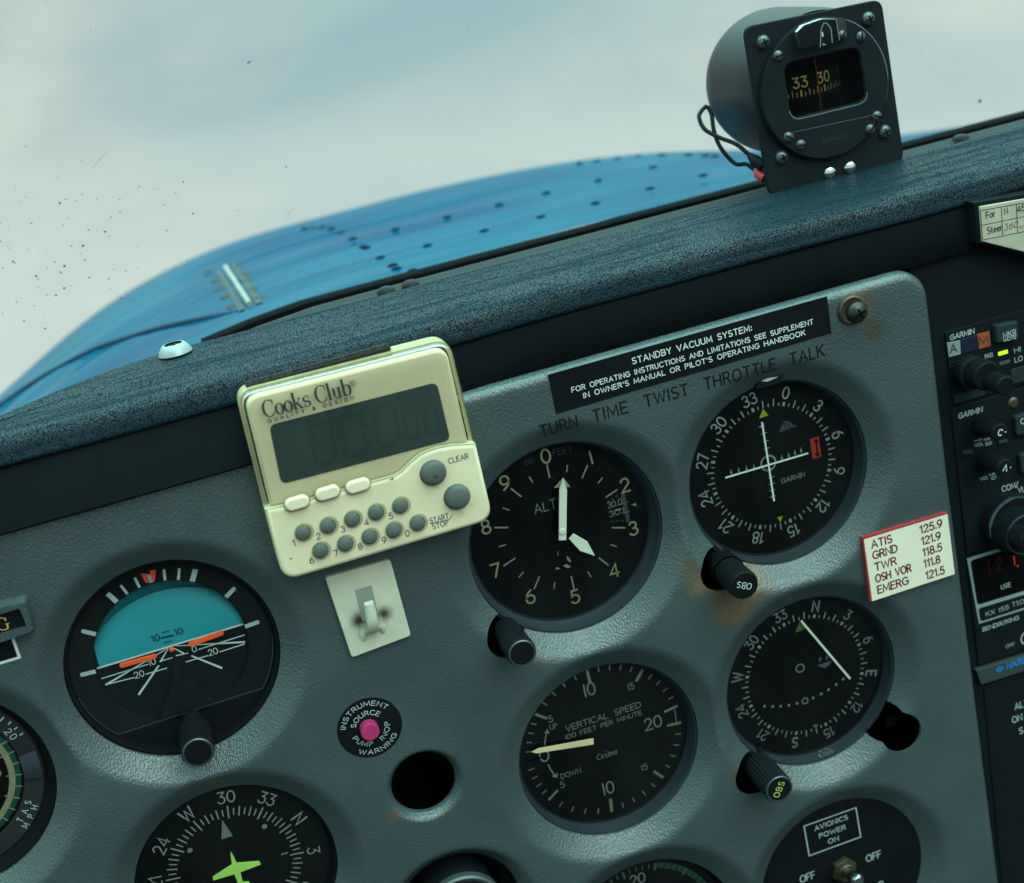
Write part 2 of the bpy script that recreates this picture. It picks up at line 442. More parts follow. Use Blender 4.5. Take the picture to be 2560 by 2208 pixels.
M['velcro'] = mat('velcro_fuzz', (0.009, 0.013, 0.012), 0.95, bump=1.0, bscale=1400)
M['radio'] = mat('radio_black', (0.007, 0.0115, 0.0135), 0.55, spec=0.08, bump=0.1, bscale=1500)
M['radio_grey'] = mat('radio_grey', (0.018, 0.032, 0.035), 0.55, spec=0.15)
M['blue_ink'] = mat('blue_print', (0.01, 0.22, 0.55), 0.5)
M['navy'] = mat('navy_marker', (0.006, 0.010, 0.035), 0.4)
M['orange_marker'] = mat('orange_marker', (0.32, 0.07, 0.02), 0.5)
M['white_marker'] = mat('white_marker', (0.20, 0.27, 0.26), 0.5)
M['led_on'] = mat('led_on', (0.3, 0.5, 0.02), 0.4, emit=(0.55, 0.9, 0.02), estr=0.9)
M['red_digit'] = mat('red_digit', (0.3, 0.01, 0.005), 0.5, emit=(0.8, 0.03, 0.01), estr=0.4)
M['red_digit_dim'] = mat('red_digit_dim', (0.045, 0.004, 0.003), 0.6, spec=.1, emit=(0.5, 0.02, 0.01), estr=0.04)
M['scratch'] = mat('scratch_grey', (0.20, 0.28, 0.27), 0.8)
M['cabin'] = mat('dark_cabin_trim', (0.030, 0.034, 0.036), 0.9, spec=0.1)


# ------------------------------------------------------------------ mesh builder (millimetres)
class MB:
    def __init__(s):
        s.v, s.f = [], []

    def add(s, verts, faces):
        o = len(s.v)
        s.v += [tuple(p) for p in verts]
        s.f += [tuple(o + i for i in q) for q in faces]
        return s

    def poly(s, pts, y):
        return s.add([(p[0], y, p[1]) for p in pts], [tuple(range(len(pts)))])

    def disc(s, u, v, r, y, n=48):
        return s.poly([(u + r * cos(2 * pi * i / n), v + r * sin(2 * pi * i / n)) for i in range(n)], y)

    def ring(s, u, v, r0, r1, y, n=64):
        return s.lathe(u, v, [(r0, y), (r1, y)], n)

    def lathe(s, u, v, prof, n=96):
        vs, fs = [], []
        m = len(prof)
        for i in range(n):
            a = 2 * pi * i / n
            for r, y in prof:
                vs.append((u + r * cos(a), y, v + r * sin(a)))
        for i in range(n):
            j = (i + 1) % n
            for k in range(m - 1):
                fs.append((i * m + k, j * m + k, j * m + k + 1, i * m + k + 1))
        return s.add(vs, fs)

    def ribbon(s, pts, w, y, closed=False, cap=0.0):
        """flat stroke of width w (number or list) in the plane y"""
        pts = [tuple(p) for p in pts]
        q = [pts[0]]
        for p in pts[1:]:
            if hypot(p[0] - q[-1][0], p[1] - q[-1][1]) > 1e-5:
                q.append(p)
        if closed and hypot(q[0][0] - q[-1][0], q[0][1] - q[-1][1]) < 1e-5:
            q.pop()
        n = len(q)
        if n < 2:
            return s
        W = w if isinstance(w, (list, tuple)) else [w] * n
        if len(W) != n:
            W = [W[min(len(W) - 1, int(i * len(W) / n))] for i in range(n)]
        vs = []
        for i in range(n):
            a = q[i - 1] if (i > 0 or closed) else None
            b = q[(i + 1) % n] if (i < n - 1 or closed) else None
            p = q[i]

            def nd(x, z):
                d = (z[0] - x[0], z[1] - x[1]); l = hypot(*d); return (d[0] / l, d[1] / l)
            if a is None:
                t = nd(p, b); m = 1.0; p = (p[0] - t[0] * cap, p[1] - t[1] * cap)
            elif b is None:
                t = nd(a, p); m = 1.0; p = (p[0] + t[0] * cap, p[1] + t[1] * cap)
            else:
                t1, t2 = nd(a, p), nd(p, b)
                t = (t1[0] + t2[0], t1[1] + t2[1]); l = hypot(*t)
                if l < 1e-4:
                    t = t1; m = 1.0
                else:
                    t = (t[0] / l, t[1] / l)
                    c = t[0] * t1[0] + t[1] * t1[1]
                    m = min(1.9, 1.0 / max(0.2, c))
            h = W[i] / 2 * m
            vs += [(p[0] - t[1] * h, y, p[1] + t[0] * h), (p[0] + t[1] * h, y, p[1] - t[0] * h)]
        fs = []
        for i in range(n if closed else n - 1):
            j = (i + 1) % n
            fs.append((2 * i, 2 * i + 1, 2 * j + 1, 2 * j))
        return s.add(vs, fs)

    def prism(s, pts, yf, yb, bev=0.0, steps=3, back=False):
        """outline (counter-clockwise seen by the pilot) from front yf to back yb with a rounded front edge"""
        n = len(pts)
        lay = []
        if bev > 0:
            for k in range(steps + 1):
                a = k / steps * pi / 2
                lay.append((bev * (1 - sin(a)), yf + bev * (1 - cos(a))))
        else:
            lay.append((0, yf))
        lay.append((0, yb))
        vs = []
        for ins, y in lay:
            o = inset(pts, ins) if ins > 1e-6 else pts
            vs += [(p[0], y, p[1]) for p in o]
        fs = [tuple(range(n))]
        for k in range(len(lay) - 1):
            for i in range(n):
                j = (i + 1) % n
                fs.append((k * n + i, k * n + j, (k + 1) * n + j, (k + 1) * n + i))
        if back:
            fs.append(tuple(reversed(range((len(lay) - 1) * n, len(lay) * n))))
        return s.add(vs, fs)

    def frame(s, outer, inner, yf, yb):
        n = len(outer)
        vs = [(p[0], y, p[1]) for y in (yf, yb) for o in (outer, inner) for p in o]
        fs = []
        for i in range(n):
            j = (i + 1) % n
            fs += [(i, j, n + j, n + i), (i, 2 * n + i, 2 * n + j, j), (n + i, n + j, 3 * n + j, 3 * n + i)]
        return s.add(vs, fs)

    def tube(s, path, r, n=10, cap=True):
        P = [Vector(p) for p in path]
        vs, fs = [], []
        m = len(P)
        rr = r if isinstance(r, (list, tuple)) else [r] * m
        prev = None
        for i, p in enumerate(P):
            t = (P[min(i + 1, m - 1)] - P[max(i - 1, 0)]).normalized()
            if prev is None:
                ref = Vector((0, 0, 1)) if abs(t.z) < 0.9 else Vector((1, 0, 0))
                a = t.cross(ref).normalized()
            else:
                a = (prev - t * prev.dot(t)).normalized()
            prev = a
            b = t.cross(a)
            for k in range(n):
                w = 2 * pi * k / n
                vs.append(p + (a * cos(w) + b * sin(w)) * rr[i])
        for i in range(m - 1):
            for k in range(n):
                l = (k + 1) % n
                fs.append((i * n + k, i * n + l, (i + 1) * n + l, (i + 1) * n + k))
        if cap:
            fs += [tuple(reversed(range(n))), tuple(range((m - 1) * n, m * n))]
        return s.add(vs, fs)

    def grid(s, rows):
        n = len(rows[0])
        vs = [p for r in rows for p in r]
        fs = [(i * n + k, i * n + k + 1, (i + 1) * n + k + 1, (i + 1) * n + k) for i in range(len(rows) - 1) for k in range(n - 1)]
        return s.add(vs, fs)

    def box(s, u0, v0, u1, v1, yf, yb, bev=0.3):
        return s.prism([(u0, v0), (u1, v0), (u1, v1), (u0, v1)], yf, yb, bev, 2, back=True)

    def move(s, fn):
        s.v = [fn(p) for p in s.v]
        return s

    def build(s, name, material, parent=None, angle=38, smooth=True, kind=None, label=None):
        me = bpy.data.meshes.new(name)
        me.from_pydata([(x * MM, y * MM, z * MM) for x, y, z in s.v], [], s.f)
        me.materials.append(material)
        if smooth:
            me.polygons.foreach_set('use_smooth', [True] * len(me.polygons))
            me.set_sharp_from_angle(angle=radians(angle))
        me.update()
        o = bpy.data.objects.new(name, me)
        COL.objects.link(o)
        if parent is not None:
            o.parent = parent
            # parts are modelled in world coordinates; only an Empty root has an offset
            o.matrix_parent_inverse = Matrix.Translation(-parent.location) if parent.type == 'EMPTY' else Matrix()
        o['_own'] = 0
        if kind: o['kind'] = kind
        if label: o['label'] = label
        return o


def inset(pts, d):
    n = len(pts)
    out = []
    for i in range(n):
        a, p, b = pts[i - 1], pts[i], pts[(i + 1) % n]
        d1 = (p[0] - a[0], p[1] - a[1]); l1 = hypot(*d1) or 1
        d2 = (b[0] - p[0], b[1] - p[1]); l2 = hypot(*d2) or 1
        n1 = (-d1[1] / l1, d1[0] / l1); n2 = (-d2[1] / l2, d2[0] / l2)
        m = (n1[0] + n2[0], n1[1] + n2[1]); l = hypot(*m) or 1
        m = (m[0] / l, m[1] / l)
        c = max(0.35, m[0] * n1[0] + m[1] * n1[1])
        out.append((p[0] + m[0] * d / c, p[1] + m[1] * d / c))
    return out


def rrect(u0, v0, u1, v1, r, n=6):
    pts = []
    for cu, cv, a0 in ((u1 - r, v0 + r, -90), (u1 - r, v1 - r, 0), (u0 + r, v1 - r, 90), (u0 + r, v0 + r, 180)):
        for k in range(n + 1):
            a = radians(a0 + 90 * k / n)
            pts.append((cu + r * cos(a), cv + r * sin(a)))
    return pts


def rquad(q, r, n=5):
    """rounded quadrilateral, q counter-clockwise"""
    pts = []
    for i in range(len(q)):
        a, p, b = q[i - 1], q[i], q[(i + 1) % len(q)]
        l1 = hypot(a[0] - p[0], a[1] - p[1]); l2 = hypot(b[0] - p[0], b[1] - p[1])
        s_ = (p[0] + (a[0] - p[0]) / l1 * r, p[1] + (a[1] - p[1]) / l1 * r)
        e_ = (p[0] + (b[0] - p[0]) / l2 * r, p[1] + (b[1] - p[1]) / l2 * r)
        for k in range(n + 1):
            t = k / n
            pts.append(tuple((1 - t) ** 2 * s_[c] + 2 * t * (1 - t) * p[c] + t * t * e_[c] for c in (0, 1)))
    return pts


def thing(name, label, cat, loc, group=None):
    o = bpy.data.objects.new(name, None)
    COL.objects.link(o)
    o.empty_display_size = 0.01
    o.location = Vector(loc) * MM
    o['label'] = label; o['category'] = cat; o['_own'] = 1
    if group: o['group'] = group
    return o


def tag(o, label, cat, group=None):
    o['label'] = label; o['category'] = cat
    if group: o['group'] = group
    return o


def copies(src, spots, parent):
    """src was modelled at the origin of its own axes; put one copy at each spot"""
    res = []
    for i, p in enumerate(spots):
        o = src if i == 0 else src.copy()
        if i: COL.objects.link(o)
        o.parent = parent
        o.matrix_parent_inverse = Matrix.Translation(-parent.location)
        o.location = Vector(p) * MM
        res.append(o)
    return res


# ------------------------------------------------------------------ a single-stroke engraving alphabet (cap height 1)
def arc(cx, cy_, rx, ry, a0, a1, n=14):
    return [(cx + rx * cos(radians(a0 + (a1 - a0) * i / n)), cy_ + ry * sin(radians(a0 + (a1 - a0) * i / n))) for i in range(n + 1)]


G = {
    '0': (.62, [arc(.31, .5, .31, .5, 90, 450, 28)]),
    '1': (.30, [[(0, .78), (.24, 1), (.24, 0)]]),
    '|': (.06, [[(.03, 0), (.03, 1)]]),
    '2': (.60, [arc(.3, .70, .28, .3, 165, -25) + [(0, 0), (.6, 0)]]),
    '3': (.58, [arc(.28, .75, .25, .25, 155, -90) , arc(.28, .27, .30, .27, 80, -155)]),
    'Z3': (.58, [[(.02, 1), (.54, 1), (.24, .60)] + arc(.27, .30, .30, .30, 80, -155)]),
    '4': (.66, [[(.50, 0), (.50, 1), (0, .28), (.66, .28)]]),
    '5': (.58, [[(.54, 1), (.12, 1), (.06, .56)] + arc(.27, .32, .31, .32, 130, -150)]),
    '6': (.60, [[(.46, 1)] + arc(.62, .36, .60, .62, 118, 178, 8) + arc(.31, .31, .30, .31, 180, 520, 24)]),
    '7': (.58, [[(0, 1), (.58, 1), (.18, 0)]]),
    '8': (.58, [arc(.29, .76, .24, .24, -90, 270, 22), arc(.29, .26, .29, .26, 90, 450, 24)]),
    '9': (.60, [[(.14, 0)] + arc(-.02, .64, .60, .62, -62, -2, 8) + arc(.29, .69, .30, .31, 0, 340, 24)]),
    'A': (.72, [[(0, 0), (.36, 1), (.72, 0)], [(.13, .34), (.59, .34)]]),
    'B': (.58, [[(0, 0), (0, 1), (.3, 1)] + arc(.3, .76, .24, .24, 90, -90, 8) + [(0, .52)], [(.3, .52)] + arc(.3, .26, .28, .26, 90, -90, 8) + [(0, 0)]]),
    'C': (.70, [arc(.40, .5, .40, .5, 48, 312, 20)]),
    'D': (.64, [[(0, 0), (0, 1), (.22, 1)] + arc(.22, .5, .42, .5, 90, -90, 14) + [(0, 0)]]),
    'E': (.52, [[(.52, 1), (0, 1), (0, 0), (.52, 0)], [(0, .52), (.45, .52)]]),
    'F': (.50, [[(.50, 1), (0, 1), (0, 0)], [(0, .5), (.43, .5)]]),
    'G': (.74, [arc(.40, .5, .40, .5, 48, 335, 20) + [(.74, .46), (.44, .46)]]),
    'H': (.64, [[(0, 0), (0, 1)], [(.64, 0), (.64, 1)], [(0, .52), (.64, .52)]]),
    'I': (.06, [[(.03, 0), (.03, 1)]]),
    'K': (.62, [[(0, 0), (0, 1)], [(.58, 1), (.02, .42)], [(.22, .60), (.62, 0)]]),
    'L': (.48, [[(0, 1), (0, 0), (.48, 0)]]),
    'M': (.80, [[(0, 0), (.04, 1), (.40, .18), (.76, 1), (.80, 0)]]),
    'N': (.64, [[(0, 0), (0, 1), (.64, 0), (.64, 1)]]),
    'O': (.78, [arc(.39, .5, .39, .5, 90, 450, 28)]),
    'P': (.54, [[(0, 0), (0, 1), (.28, 1)] + arc(.28, .74, .26, .26, 90, -90, 10) + [(0, .48)]]),
    'Q': (.78, [arc(.39, .5, .39, .5, 90, 450, 28), [(.46, .25), (.74, -.05)]]),
    'R': (.58, [[(0, 0), (0, 1), (.28, 1)] + arc(.28, .75, .26, .25, 90, -90, 10) + [(0, .5)], [(.30, .5), (.58, 0)]]),
    'S': (.56, [arc(.28, .75, .26, .25, 40, 270, 14)[0:] + arc(.28, .25, .28, .25, 90, -145, 14)[1:]]),
    'T': (.60, [[(0, 1), (.60, 1)], [(.30, 1), (.30, 0)]]),
    'U': (.60, [[(0, 1), (0, .3)] + arc(.30, .30, .30, .30, 180, 360, 12) + [(.60, 1)]]),
    'V': (.68, [[(0, 1), (.34, 0), (.68, 1)]]),
    'W': (.98, [[(0, 1), (.24, 0), (.49, .85), (.74, 0), (.98, 1)]]),
    'X': (.62, [[(0, 0), (.62, 1)], [(0, 1), (.62, 0)]]),
    'Y': (.62, [[(0, 1), (.31, .45), (.62, 1)], [(.31, .45), (.31, 0)]]),
    'Z': (.58, [[(0, 1), (.58, 1), (0, 0), (.58, 0)]]),
    '&': (.66, [[(.64, 0), (.16, .70)] + arc(.30, .80, .17, .2, 210, -30, 10) + [(.08, .36)] + arc(.26, .24, .24, .24, 150, 330, 10) + [(.62, .5)]]),
    '/': (.40, [[(0, -.08), (.40, 1.05)]]),
    "'": (.10, [[(.05, 1), (.05, .72)]]),
    '.': (.10, [[(.05, 0), (.05, .13)]]),
    ':': (.10, [[(.05, .06), (.05, .20)], [(.05, .56), (.05, .70)]]),
    ' ': (.42, []),
    '-': (.40, [[(0, .45), (.40, .45)]]),
}


def text(mb, s, u, v, h, y, wt=0.12, ang=0.0, anchor='l', fit=None, gap=0.20, xs=1.0, slant=0.0, word=1.0, flat3=False, warp=None):
    """engrave s on the plane y: base line starts (l), is centred (c) or ends (r) at u,v; anchor m centres it both ways.
    ang turns it clockwise; fit = total width in mm; wt = stroke / height"""
    items, x = [], 0.0
    for ch in s:
        k = 'Z3' if (flat3 and ch == '3') else ch
        w, st = G[k]
        if ch == ' ': w = w * word
        items.append((x, w, st))
        x += w + gap
    tot = x - gap
    sx = h * xs
    if fit: sx = fit / tot
    tw = tot * sx
    ou = {'l': 0, 'c': -tw / 2, 'm': -tw / 2, 'r': -tw}[anchor]
    ov = -h / 2 if anchor == 'm' else 0
    ca, sa = cos(radians(ang)), sin(radians(ang))
    for x0, w, st in items:
        for k, line in enumerate(st):
            pts = []
            for px, py in line:
                a = ou + (x0 + px) * sx + slant * py * h
                b = ov + py * h
                pts.append((u + a * ca + b * sa, v - a * sa + b * ca))
            cl = hypot(line[0][0] - line[-1][0], line[0][1] - line[-1][1]) < 1e-4 and len(line) > 3
            n0 = len(mb.v)
            mb.ribbon(pts, wt * h, y - 0.02 * k, closed=cl, cap=0 if cl else wt * h * 0.35)
    return tw


def text_arc(mb, s, u, v, r, a_mid, h, y, wt=0.14, gap=0.28, inward=False, span=None):
    """letters round a circle; a_mid in degrees clockwise from the top; inward = read from inside the bottom"""
    ws = [G[c][0] * (0.6 if c == ' ' else 1.0) for c in s]
    tot = sum(ws) + gap * (len(s) - 1)
    k = h if not span else span * pi / 180 * r / tot
    x = -tot / 2
    for c, w in zip(s, ws):
        a = (x + w / 2) * k / r
        a = radians(a_mid) - a if inward else radians(a_mid) + a
        pu, pv = u + r * sin(a), v + r * cos(a)
        text(mb, c, pu, pv, h, y, wt, degrees_(a) + (180 if inward else 0), 'm', xs=k / h)
        x += w + gap
    return mb


def degrees_(a): return a * 180 / pi


def pol(c, r, a):
    """clockwise from the top, degrees"""
    return (c[0] + r * sin(radians(a)), c[1] + r * cos(radians(a)))


def tick(mb, c, a, r0, r1, w, y):
    mb.ribbon([pol(c, r0, a), pol(c, r1, a)], w, y)


# ================================================================== large structure
# cabin out of view behind and below the panel: it shades the panel from below and is what the dial glasses mirror
def quad(name, pts, m, kind='structure'):
    o = MB().add(pts, [tuple(range(len(pts)))]).build(name, m, smooth=False)
    o['kind'] = kind
    return o


quad('cabin_floor', [(-750, -1700, -620), (1150, -1700, -620), (1150, 60, -620), (-750, 60, -620)], M['cabin'])
quad('cabin_wall', [(-750, -1700, -620), (1150, -1700, -620), (1150, -1700, -60), (-750, -1700, -60)], M['cabin'])
quad('cabin_wall', [(-750, -1700, -620), (-750, 60, -620), (-750, 60, -40), (-750, -1700, -60)], M['cabin'])
quad('cabin_wall', [(1150, -1700, -620), (1150, 60, -620), (1150, 60, -40), (1150, -1700, -60)], M['cabin'])

# ------------------------------------------------------------------ engine cowling
KX = [-520, -400, -320, -260, -210, -165, -120, -70, -20, 30, 90, 160, 240, 330, 430, 540, 660, 800]
KH = [-209.6, -145.0, -101.9, -69.6, -42.4, -23.4, -11.6, -2.7, -1.0, -1.3, -0.0, -2.3, -8.9, -30.5, -47.9, -56.4, -76.0, -101.0]
_xs = [-520 + 5 * i for i in range(265)]


def _lin(x):
    for i in range(len(KX) - 1):
        if x <= KX[i + 1]:
            t = (x - KX[i]) / (KX[i + 1] - KX[i])
            return KH[i] * (1 - t) + KH[i + 1] * t
    return KH[-1]


_hs = [_lin(x) for x in _xs]
for _ in range(60):
    _hs = [_hs[0]] + [(_hs[i - 1] + 2 * _hs[i] + _hs[i + 1]) / 4 for i in range(1, len(_hs) - 1)] + [_hs[-1]]


def cowl_z(X, Y):
    x = min(max((X + 520) / 5, 0), len(_xs) - 1.001)
    i = int(x); t = x - i
    h = _hs[i] * (1 - t) + _hs[i + 1] * t
    # the deck sweeps up into the foot of the windscreen
    return 80.6 - 1.688e-4 * max(0, Y - 190) ** 2 + h + 3.4 * math.exp(-max(0, Y - 180) / 26.0) + 0.62 * sin((Y - 205) * 2 * pi / 78.0 + 0.004 * X) * min(1.0, max(0.0, (Y - 190) / 20.0))


def on_cowl(px, py, lift=0.0):
    """the point of the cowling seen at this place of the photo"""
    d = ray(px * 1.2355, py * 1.2355); d = d / d.y
    best = None
    Y = 185.0
    while Y < 1100:
        p = CAM + d * (Y - CAM.y)
        g = p.z - cowl_z(p.x, Y) - lift
        if g <= 0:
            return Vector((p.x, Y, cowl_z(p.x, Y) + lift))
        if best is None or g < best[0]:
            best = (g, Vector((p.x, Y, cowl_z(p.x, Y) + lift)))
        Y += 1.0
    return best[1]


cowl = thing('engine_cowling', 'glossy blue riveted engine cowling seen through the windscreen', 'engine cowling', (80, 420, 60))
mb = MB()
rows = []
for j in range(170):
    Y = 182 + (1180 - 182) * (j / 169.0) ** 1.35
    rows.append([(X, Y, cowl_z(X, Y)) for X in [-520 + 12 * i for i in range(111)]])
mb.grid(rows)
mb.build('skin', M['cowl'], cowl, angle=80)
# rivets
rv = MB()
rv.lathe(0, 0, [(0.01, -1.1), (1.7, -0.9), (2.9, -0.2), (3.3, 0.3)], 14)
rv.move(lambda p: (p[0], p[2], -p[1]))
rivet = rv.build('rivet', M['rivet'])
spots = []
for q in [(800, 465), (905, 440), (1010, 415), (1105, 391), (1210, 366), (1320, 340), (865, 498), (980, 468), (1095, 440), (1205, 412), (1315, 383), (1422, 356),
          (617, 463), (634, 462), (652, 461), (670, 463), (690, 471), (714, 484), (735, 500), (742, 503), (770, 522), (795, 538), (803, 545), (840, 572),
          (1172, 330), (1207, 326), (1248, 321), (1290, 317), (1338, 314), (1392, 314), (1426, 316), (1445, 317)]:
    spots.append(on_cowl(*q))
copies(rivet, spots, cowl)
# door seam (dark step across the cowling) and hinge along it
sm = MB()
pth = [on_cowl(*q, lift=-0.5) for q in [(-60, 868), (0, 823), (50, 788), (100, 757), (150, 730), (200, 706), (250, 689), (300, 674), (350, 661), (400, 650), (445, 640), (485, 631)]]
sm.tube([p - Vector((0, 0, 1.3)) for p in pth], [3.4] * 10 + [2.8, 2.2], 8)
sm.build('door_seam', M['seam'], cowl)
h0, h1 = on_cowl(505, 616, 1.2), on_cowl(456, 541, 1.2)
hg = MB()
hg.tube([h0 + (h1 - h0) * (i / 12.0) for i in range(13)], 1.7, 10)
hinge = hg.build('hinge', M['hinge'], cowl)
hl = MB()
for k in range(26):
    t = k / 25.0
    p = h0 + (h1 - h0) * t
    for sgn in (-1, 1):
        hl.add([(p.x + sgn * 3.0, p.y - 4, cowl_z(p.x + sgn * 3, p.y - 4) + .6), (p.x + sgn * 6.5, p.y - 4, cowl_z(p.x + sgn * 6.5, p.y - 4) + .6),
                (p.x + sgn * 6.5, p.y + 2.5, cowl_z(p.x + sgn * 6.5, p.y + 2.5) + .6), (p.x + sgn * 3.0, p.y + 2.5, cowl_z(p.x + sgn * 3, p.y + 2.5) + .6)], [(0, 1, 2, 3)])
hl.build('hinge_leaf', M['hinge_dark'], cowl, smooth=False)
rr = MB()
rr.lathe(0, 0, [(0.01, -1.0), (2.6, -0.8), (4.2, 0.2)], 12)
rr.move(lambda p: (p[0], p[2] * 1.2, -p[1]))
rrv = rr.build('rivet', M['rivet_rust'])
rrv['label'] = 'rusty brown rivet beside the hinge'
copies(rrv, [on_cowl(*q) for q in [(422, 550), (440, 567), (448, 583), (459, 600), (472, 620), (482, 541), (494, 555), (503, 568), (515, 586), (527, 604)]], cowl)

# ------------------------------------------------------------------ windscreen with its dirt, seal and retainer
wind = thing('windscreen', 'clear acrylic windscreen speckled with dirt above the glareshield', 'windscreen', (80, 176, 85))
WS = lambda z: 176 - (z - 84) * 0.13
mb = MB()
rows = [[(X, WS(z), z) for X in range(-420, 861, 80)] for z in (84, 200, 320, 440, 560, 680)]
mb.grid(rows)
mb.build('pane', M['windscreen'], wind, smooth=False)


def on_glass(px, py):
    d = ray(px, py); d = d / d.y
    lo = 60.0
    for _ in range(40):
        p = CAM + d * (lo - CAM.y)
        lo = WS(p.z)
    p = CAM + d * (lo - CAM.y)
    return (p.x, p.y - 0.4, p.z)


ds = MB()
def speck(px, py, r):
    x, y, z = on_glass(px, py)
    rr_ = r * 0.19
    n = 9
    pts = [(x + rr_ * (1 + .35 * random.uniform(-1, 1)) * cos(2 * pi * k / n), z + rr_ * .8 * (1 + .35 * random.uniform(-1, 1)) * sin(2 * pi * k / n)) for k in range(n)]
    ds.add([(x, y - .25, z)] + [(p[0], y, p[1]) for p in pts], [(0, 1 + k, 1 + (k + 1) % n) for k in range(n)])
for x, y, r in [(458, 455, 2.6), (409, 512, 2.2), (482, 534, 2.6), (301, 530, 2.2), (149, 508, 3.2), (164, 499, 2), (263, 579, 3), (221, 574, 2.4), (78, 558, 2.4), (208, 614, 3.6), (179, 615, 2),
                (161, 665, 3.5), (152, 681, 2.5), (212, 650, 2.4), (33, 654, 3), (90, 690, 3), (95, 697, 2), (223, 694, 2.6), (272, 697, 2.4), (715, 418, 2.4), (285, 673, 2), (314, 677, 1.8), (7, 670, 2),
                (226, 75, 1.4), (65, 366, 1.6), (205, 403, 1.4), (2449, 253, 6.5), (2420, 313, 2.5), (2275, 20, 1.5), (2300, 128, 1.6), (0, 558, 2), (160, 720, 3), (95, 719, 2), (140, 738, 3.2), (117, 738, 2), (60, 803, 2.4), (113, 821, 2.6), (303, 745, 2.5), (326, 747, 2)]:
    speck(x, y, r)
for k in range(150):
    y = 430 + 480 * random.random() ** 0.8
    x = -20 + 520 * random.random() ** 1.3 - (y - 600) * 0.2
    speck(x, y, 0.7 + 1.3 * random.random() ** 2)
for k in range(60):
    speck(random.uniform(0, 1750), random.uniform(0, 520), 0.5 + 0.7 * random.random())
for k in range(10):
    speck(random.uniform(2230, 2560), random.uniform(0, 300), 0.5 + 0.9 * random.random())
ds.build('dirt_specks', M['speck'], wind, kind='stuff')
bs = MB()
x, y, z = on_glass(622, 156)
bs.add([(x - .9, y, z - .5), (x + .7, y, z - .15), (x + 1.0, y, z + .55), (x - .6, y, z + .25), (x, y - .3, z)], [(0, 1, 4), (1, 2, 4), (2, 3, 4), (3, 0, 4)])
bs.build('paint_chip', mat('blue_chip', (0.0, 0.05, 0.25), 0.5), wind)
for a, b in [((221, 432), (274, 371)), ((708, 553), (735, 515)), ((585, 524), (602, 528))]:
    sc_ = MB()
    pa, pb = on_glass(*a), on_glass(*b)
    dx, dz = pb[0] - pa[0], pb[2] - pa[2]; l = hypot(dx, dz)
    nx, nz = -dz / l * .11, dx / l * .11
    mx_, my_, mz_ = [(pa[i] + pb[i]) / 2 for i in range(3)]
    sc_.add([pa, (mx_ + nx, my_, mz_ + nz), pb, (mx_ - nx, my_, mz_ - nz)], [(0, 1, 2, 3)])
    sc_.build('scratch', M['scratch'], wind, smooth=False)

def gl_back(X):
    """depth of the far edge of the glareshield: the windscreen curves aft on the pilot's side"""
    if X > -120: return 65.0
    t = (-120 - X) / 75.0
    return 65.0 - 36.0 * min(1.6, t) ** 1.9


seal = MB()
rows = []
for X in range(-115, 561, 25):
    dz = 0.0 if X > -60 else -(abs(X + 60) / 55.0) ** 1.5 * 6
    if X > 330: dz -= (X - 330) * 0.02
    rows.append([(X, 172, 66 + dz), (X, 171.5, 82.6 + dz), (X, 173, 83.6 + dz), (X, 178, 83.8 + dz), (X, 180, 66 + dz)])
seal.grid(rows)
o = seal.build('windscreen_seal', M['rubber'])
tag(o, 'black rubber seal strip along the bottom of the windscreen', 'rubber seal')
strip = MB()
rows = []
for X in range(-215, 561, 25):
    dz = 0.0 if X > -60 else -(abs(X + 60) / 55.0) ** 1.5 * 5.5
    yb = min(100, gl_back(X) + 40)
    rows.append([(X, gl_back(X) - 4, 98.5), (X, yb - 2, 94.8 + dz), (X, yb, 95.7 + dz * .9), (X, yb + 8, 94.5 + dz), (X, yb + 10, 70 + dz)])
strip.grid(rows)
strip_o = thing('deck_strip', 'grey metal strip between the glareshield and the windscreen seal', 'metal strip', (100, 85, 96))
strip.build('strip', M['grey_strip'], strip_o)
sb = MB()
sb.lathe(0, 0, [(0.01, -2.0), (2.2, -1.7), (3.8, -0.6), (4.2, 0.4)], 18)
sb.move(lambda p: (p[0], p[2], -p[1]))
sbo = sb.build('screw', M['black'])
copies(sbo, [(-24, 92, 96.4), (-35, 92, 96.4), (245, 92, 96.8)], strip_o)

# ------------------------------------------------------------------ glareshield
gs = thing('glareshield', 'padded black crazed vinyl glareshield above the panel', 'glareshield', (80, 20, 100))
prof = [(1.0, 101.0), (.94, 101.9), (.82, 102.2), (.62, 102.0), (.4, 101.7)]
roll = [(30, 101.6), (23, 101.3), (17, 100.8), (12, 100.2), (9, 99.7), (7, 99.2), (5.6, 98.5), (4.7, 97.6), (4.1, 96.5), (3.7, 95.0), (3.4, 93.2), (3.1, 91.4), (3.0, 90.2), (3.6, 89.2), (8, 89.0)]
rows = []
X = -300.0
while X <= 520:
    yb = gl_back(X)
    sag = 0.5 * sin(X * 0.021) + 0.35 * sin(X * 0.057 + 1)
    # the roll bulges where it wraps over to the centre stack
    r = [(X, 17 + (yb - 17) * k, z + sag * (1 - k) * .6) for k, z in prof]
    r += [(X, y + .3 * sin(X * .033), z + sag * .6) for y, z in roll]
    rows.append(r)
    X += 4.0
mb = MB(); mb.grid(rows)
mb.build('padded_top', M['leather'], gs, angle=75)
sk = MB()
rows = []
X = -300.0
while X <= 520:
    k = min(1.0, max(0.0, (X + 75) / 75.0)); k = k * k * (3 - 2 * k)
    yb, zb = -8.0 + 9.8 * k, 68.6 + 1.2 * k
    rows.append([(X, 9, 90.0), (X, 4.6, 89.2), (X, 3.6, 87.6), (X, 3.0 + (yb - 3.0) * .55, 79.5), (X, yb, zb + .8), (X, yb + .6, zb), (X, 9, zb - .5)])
    X += 20
sk.grid(rows)
sk.build('skirt', M['skirt'], gs, angle=60)
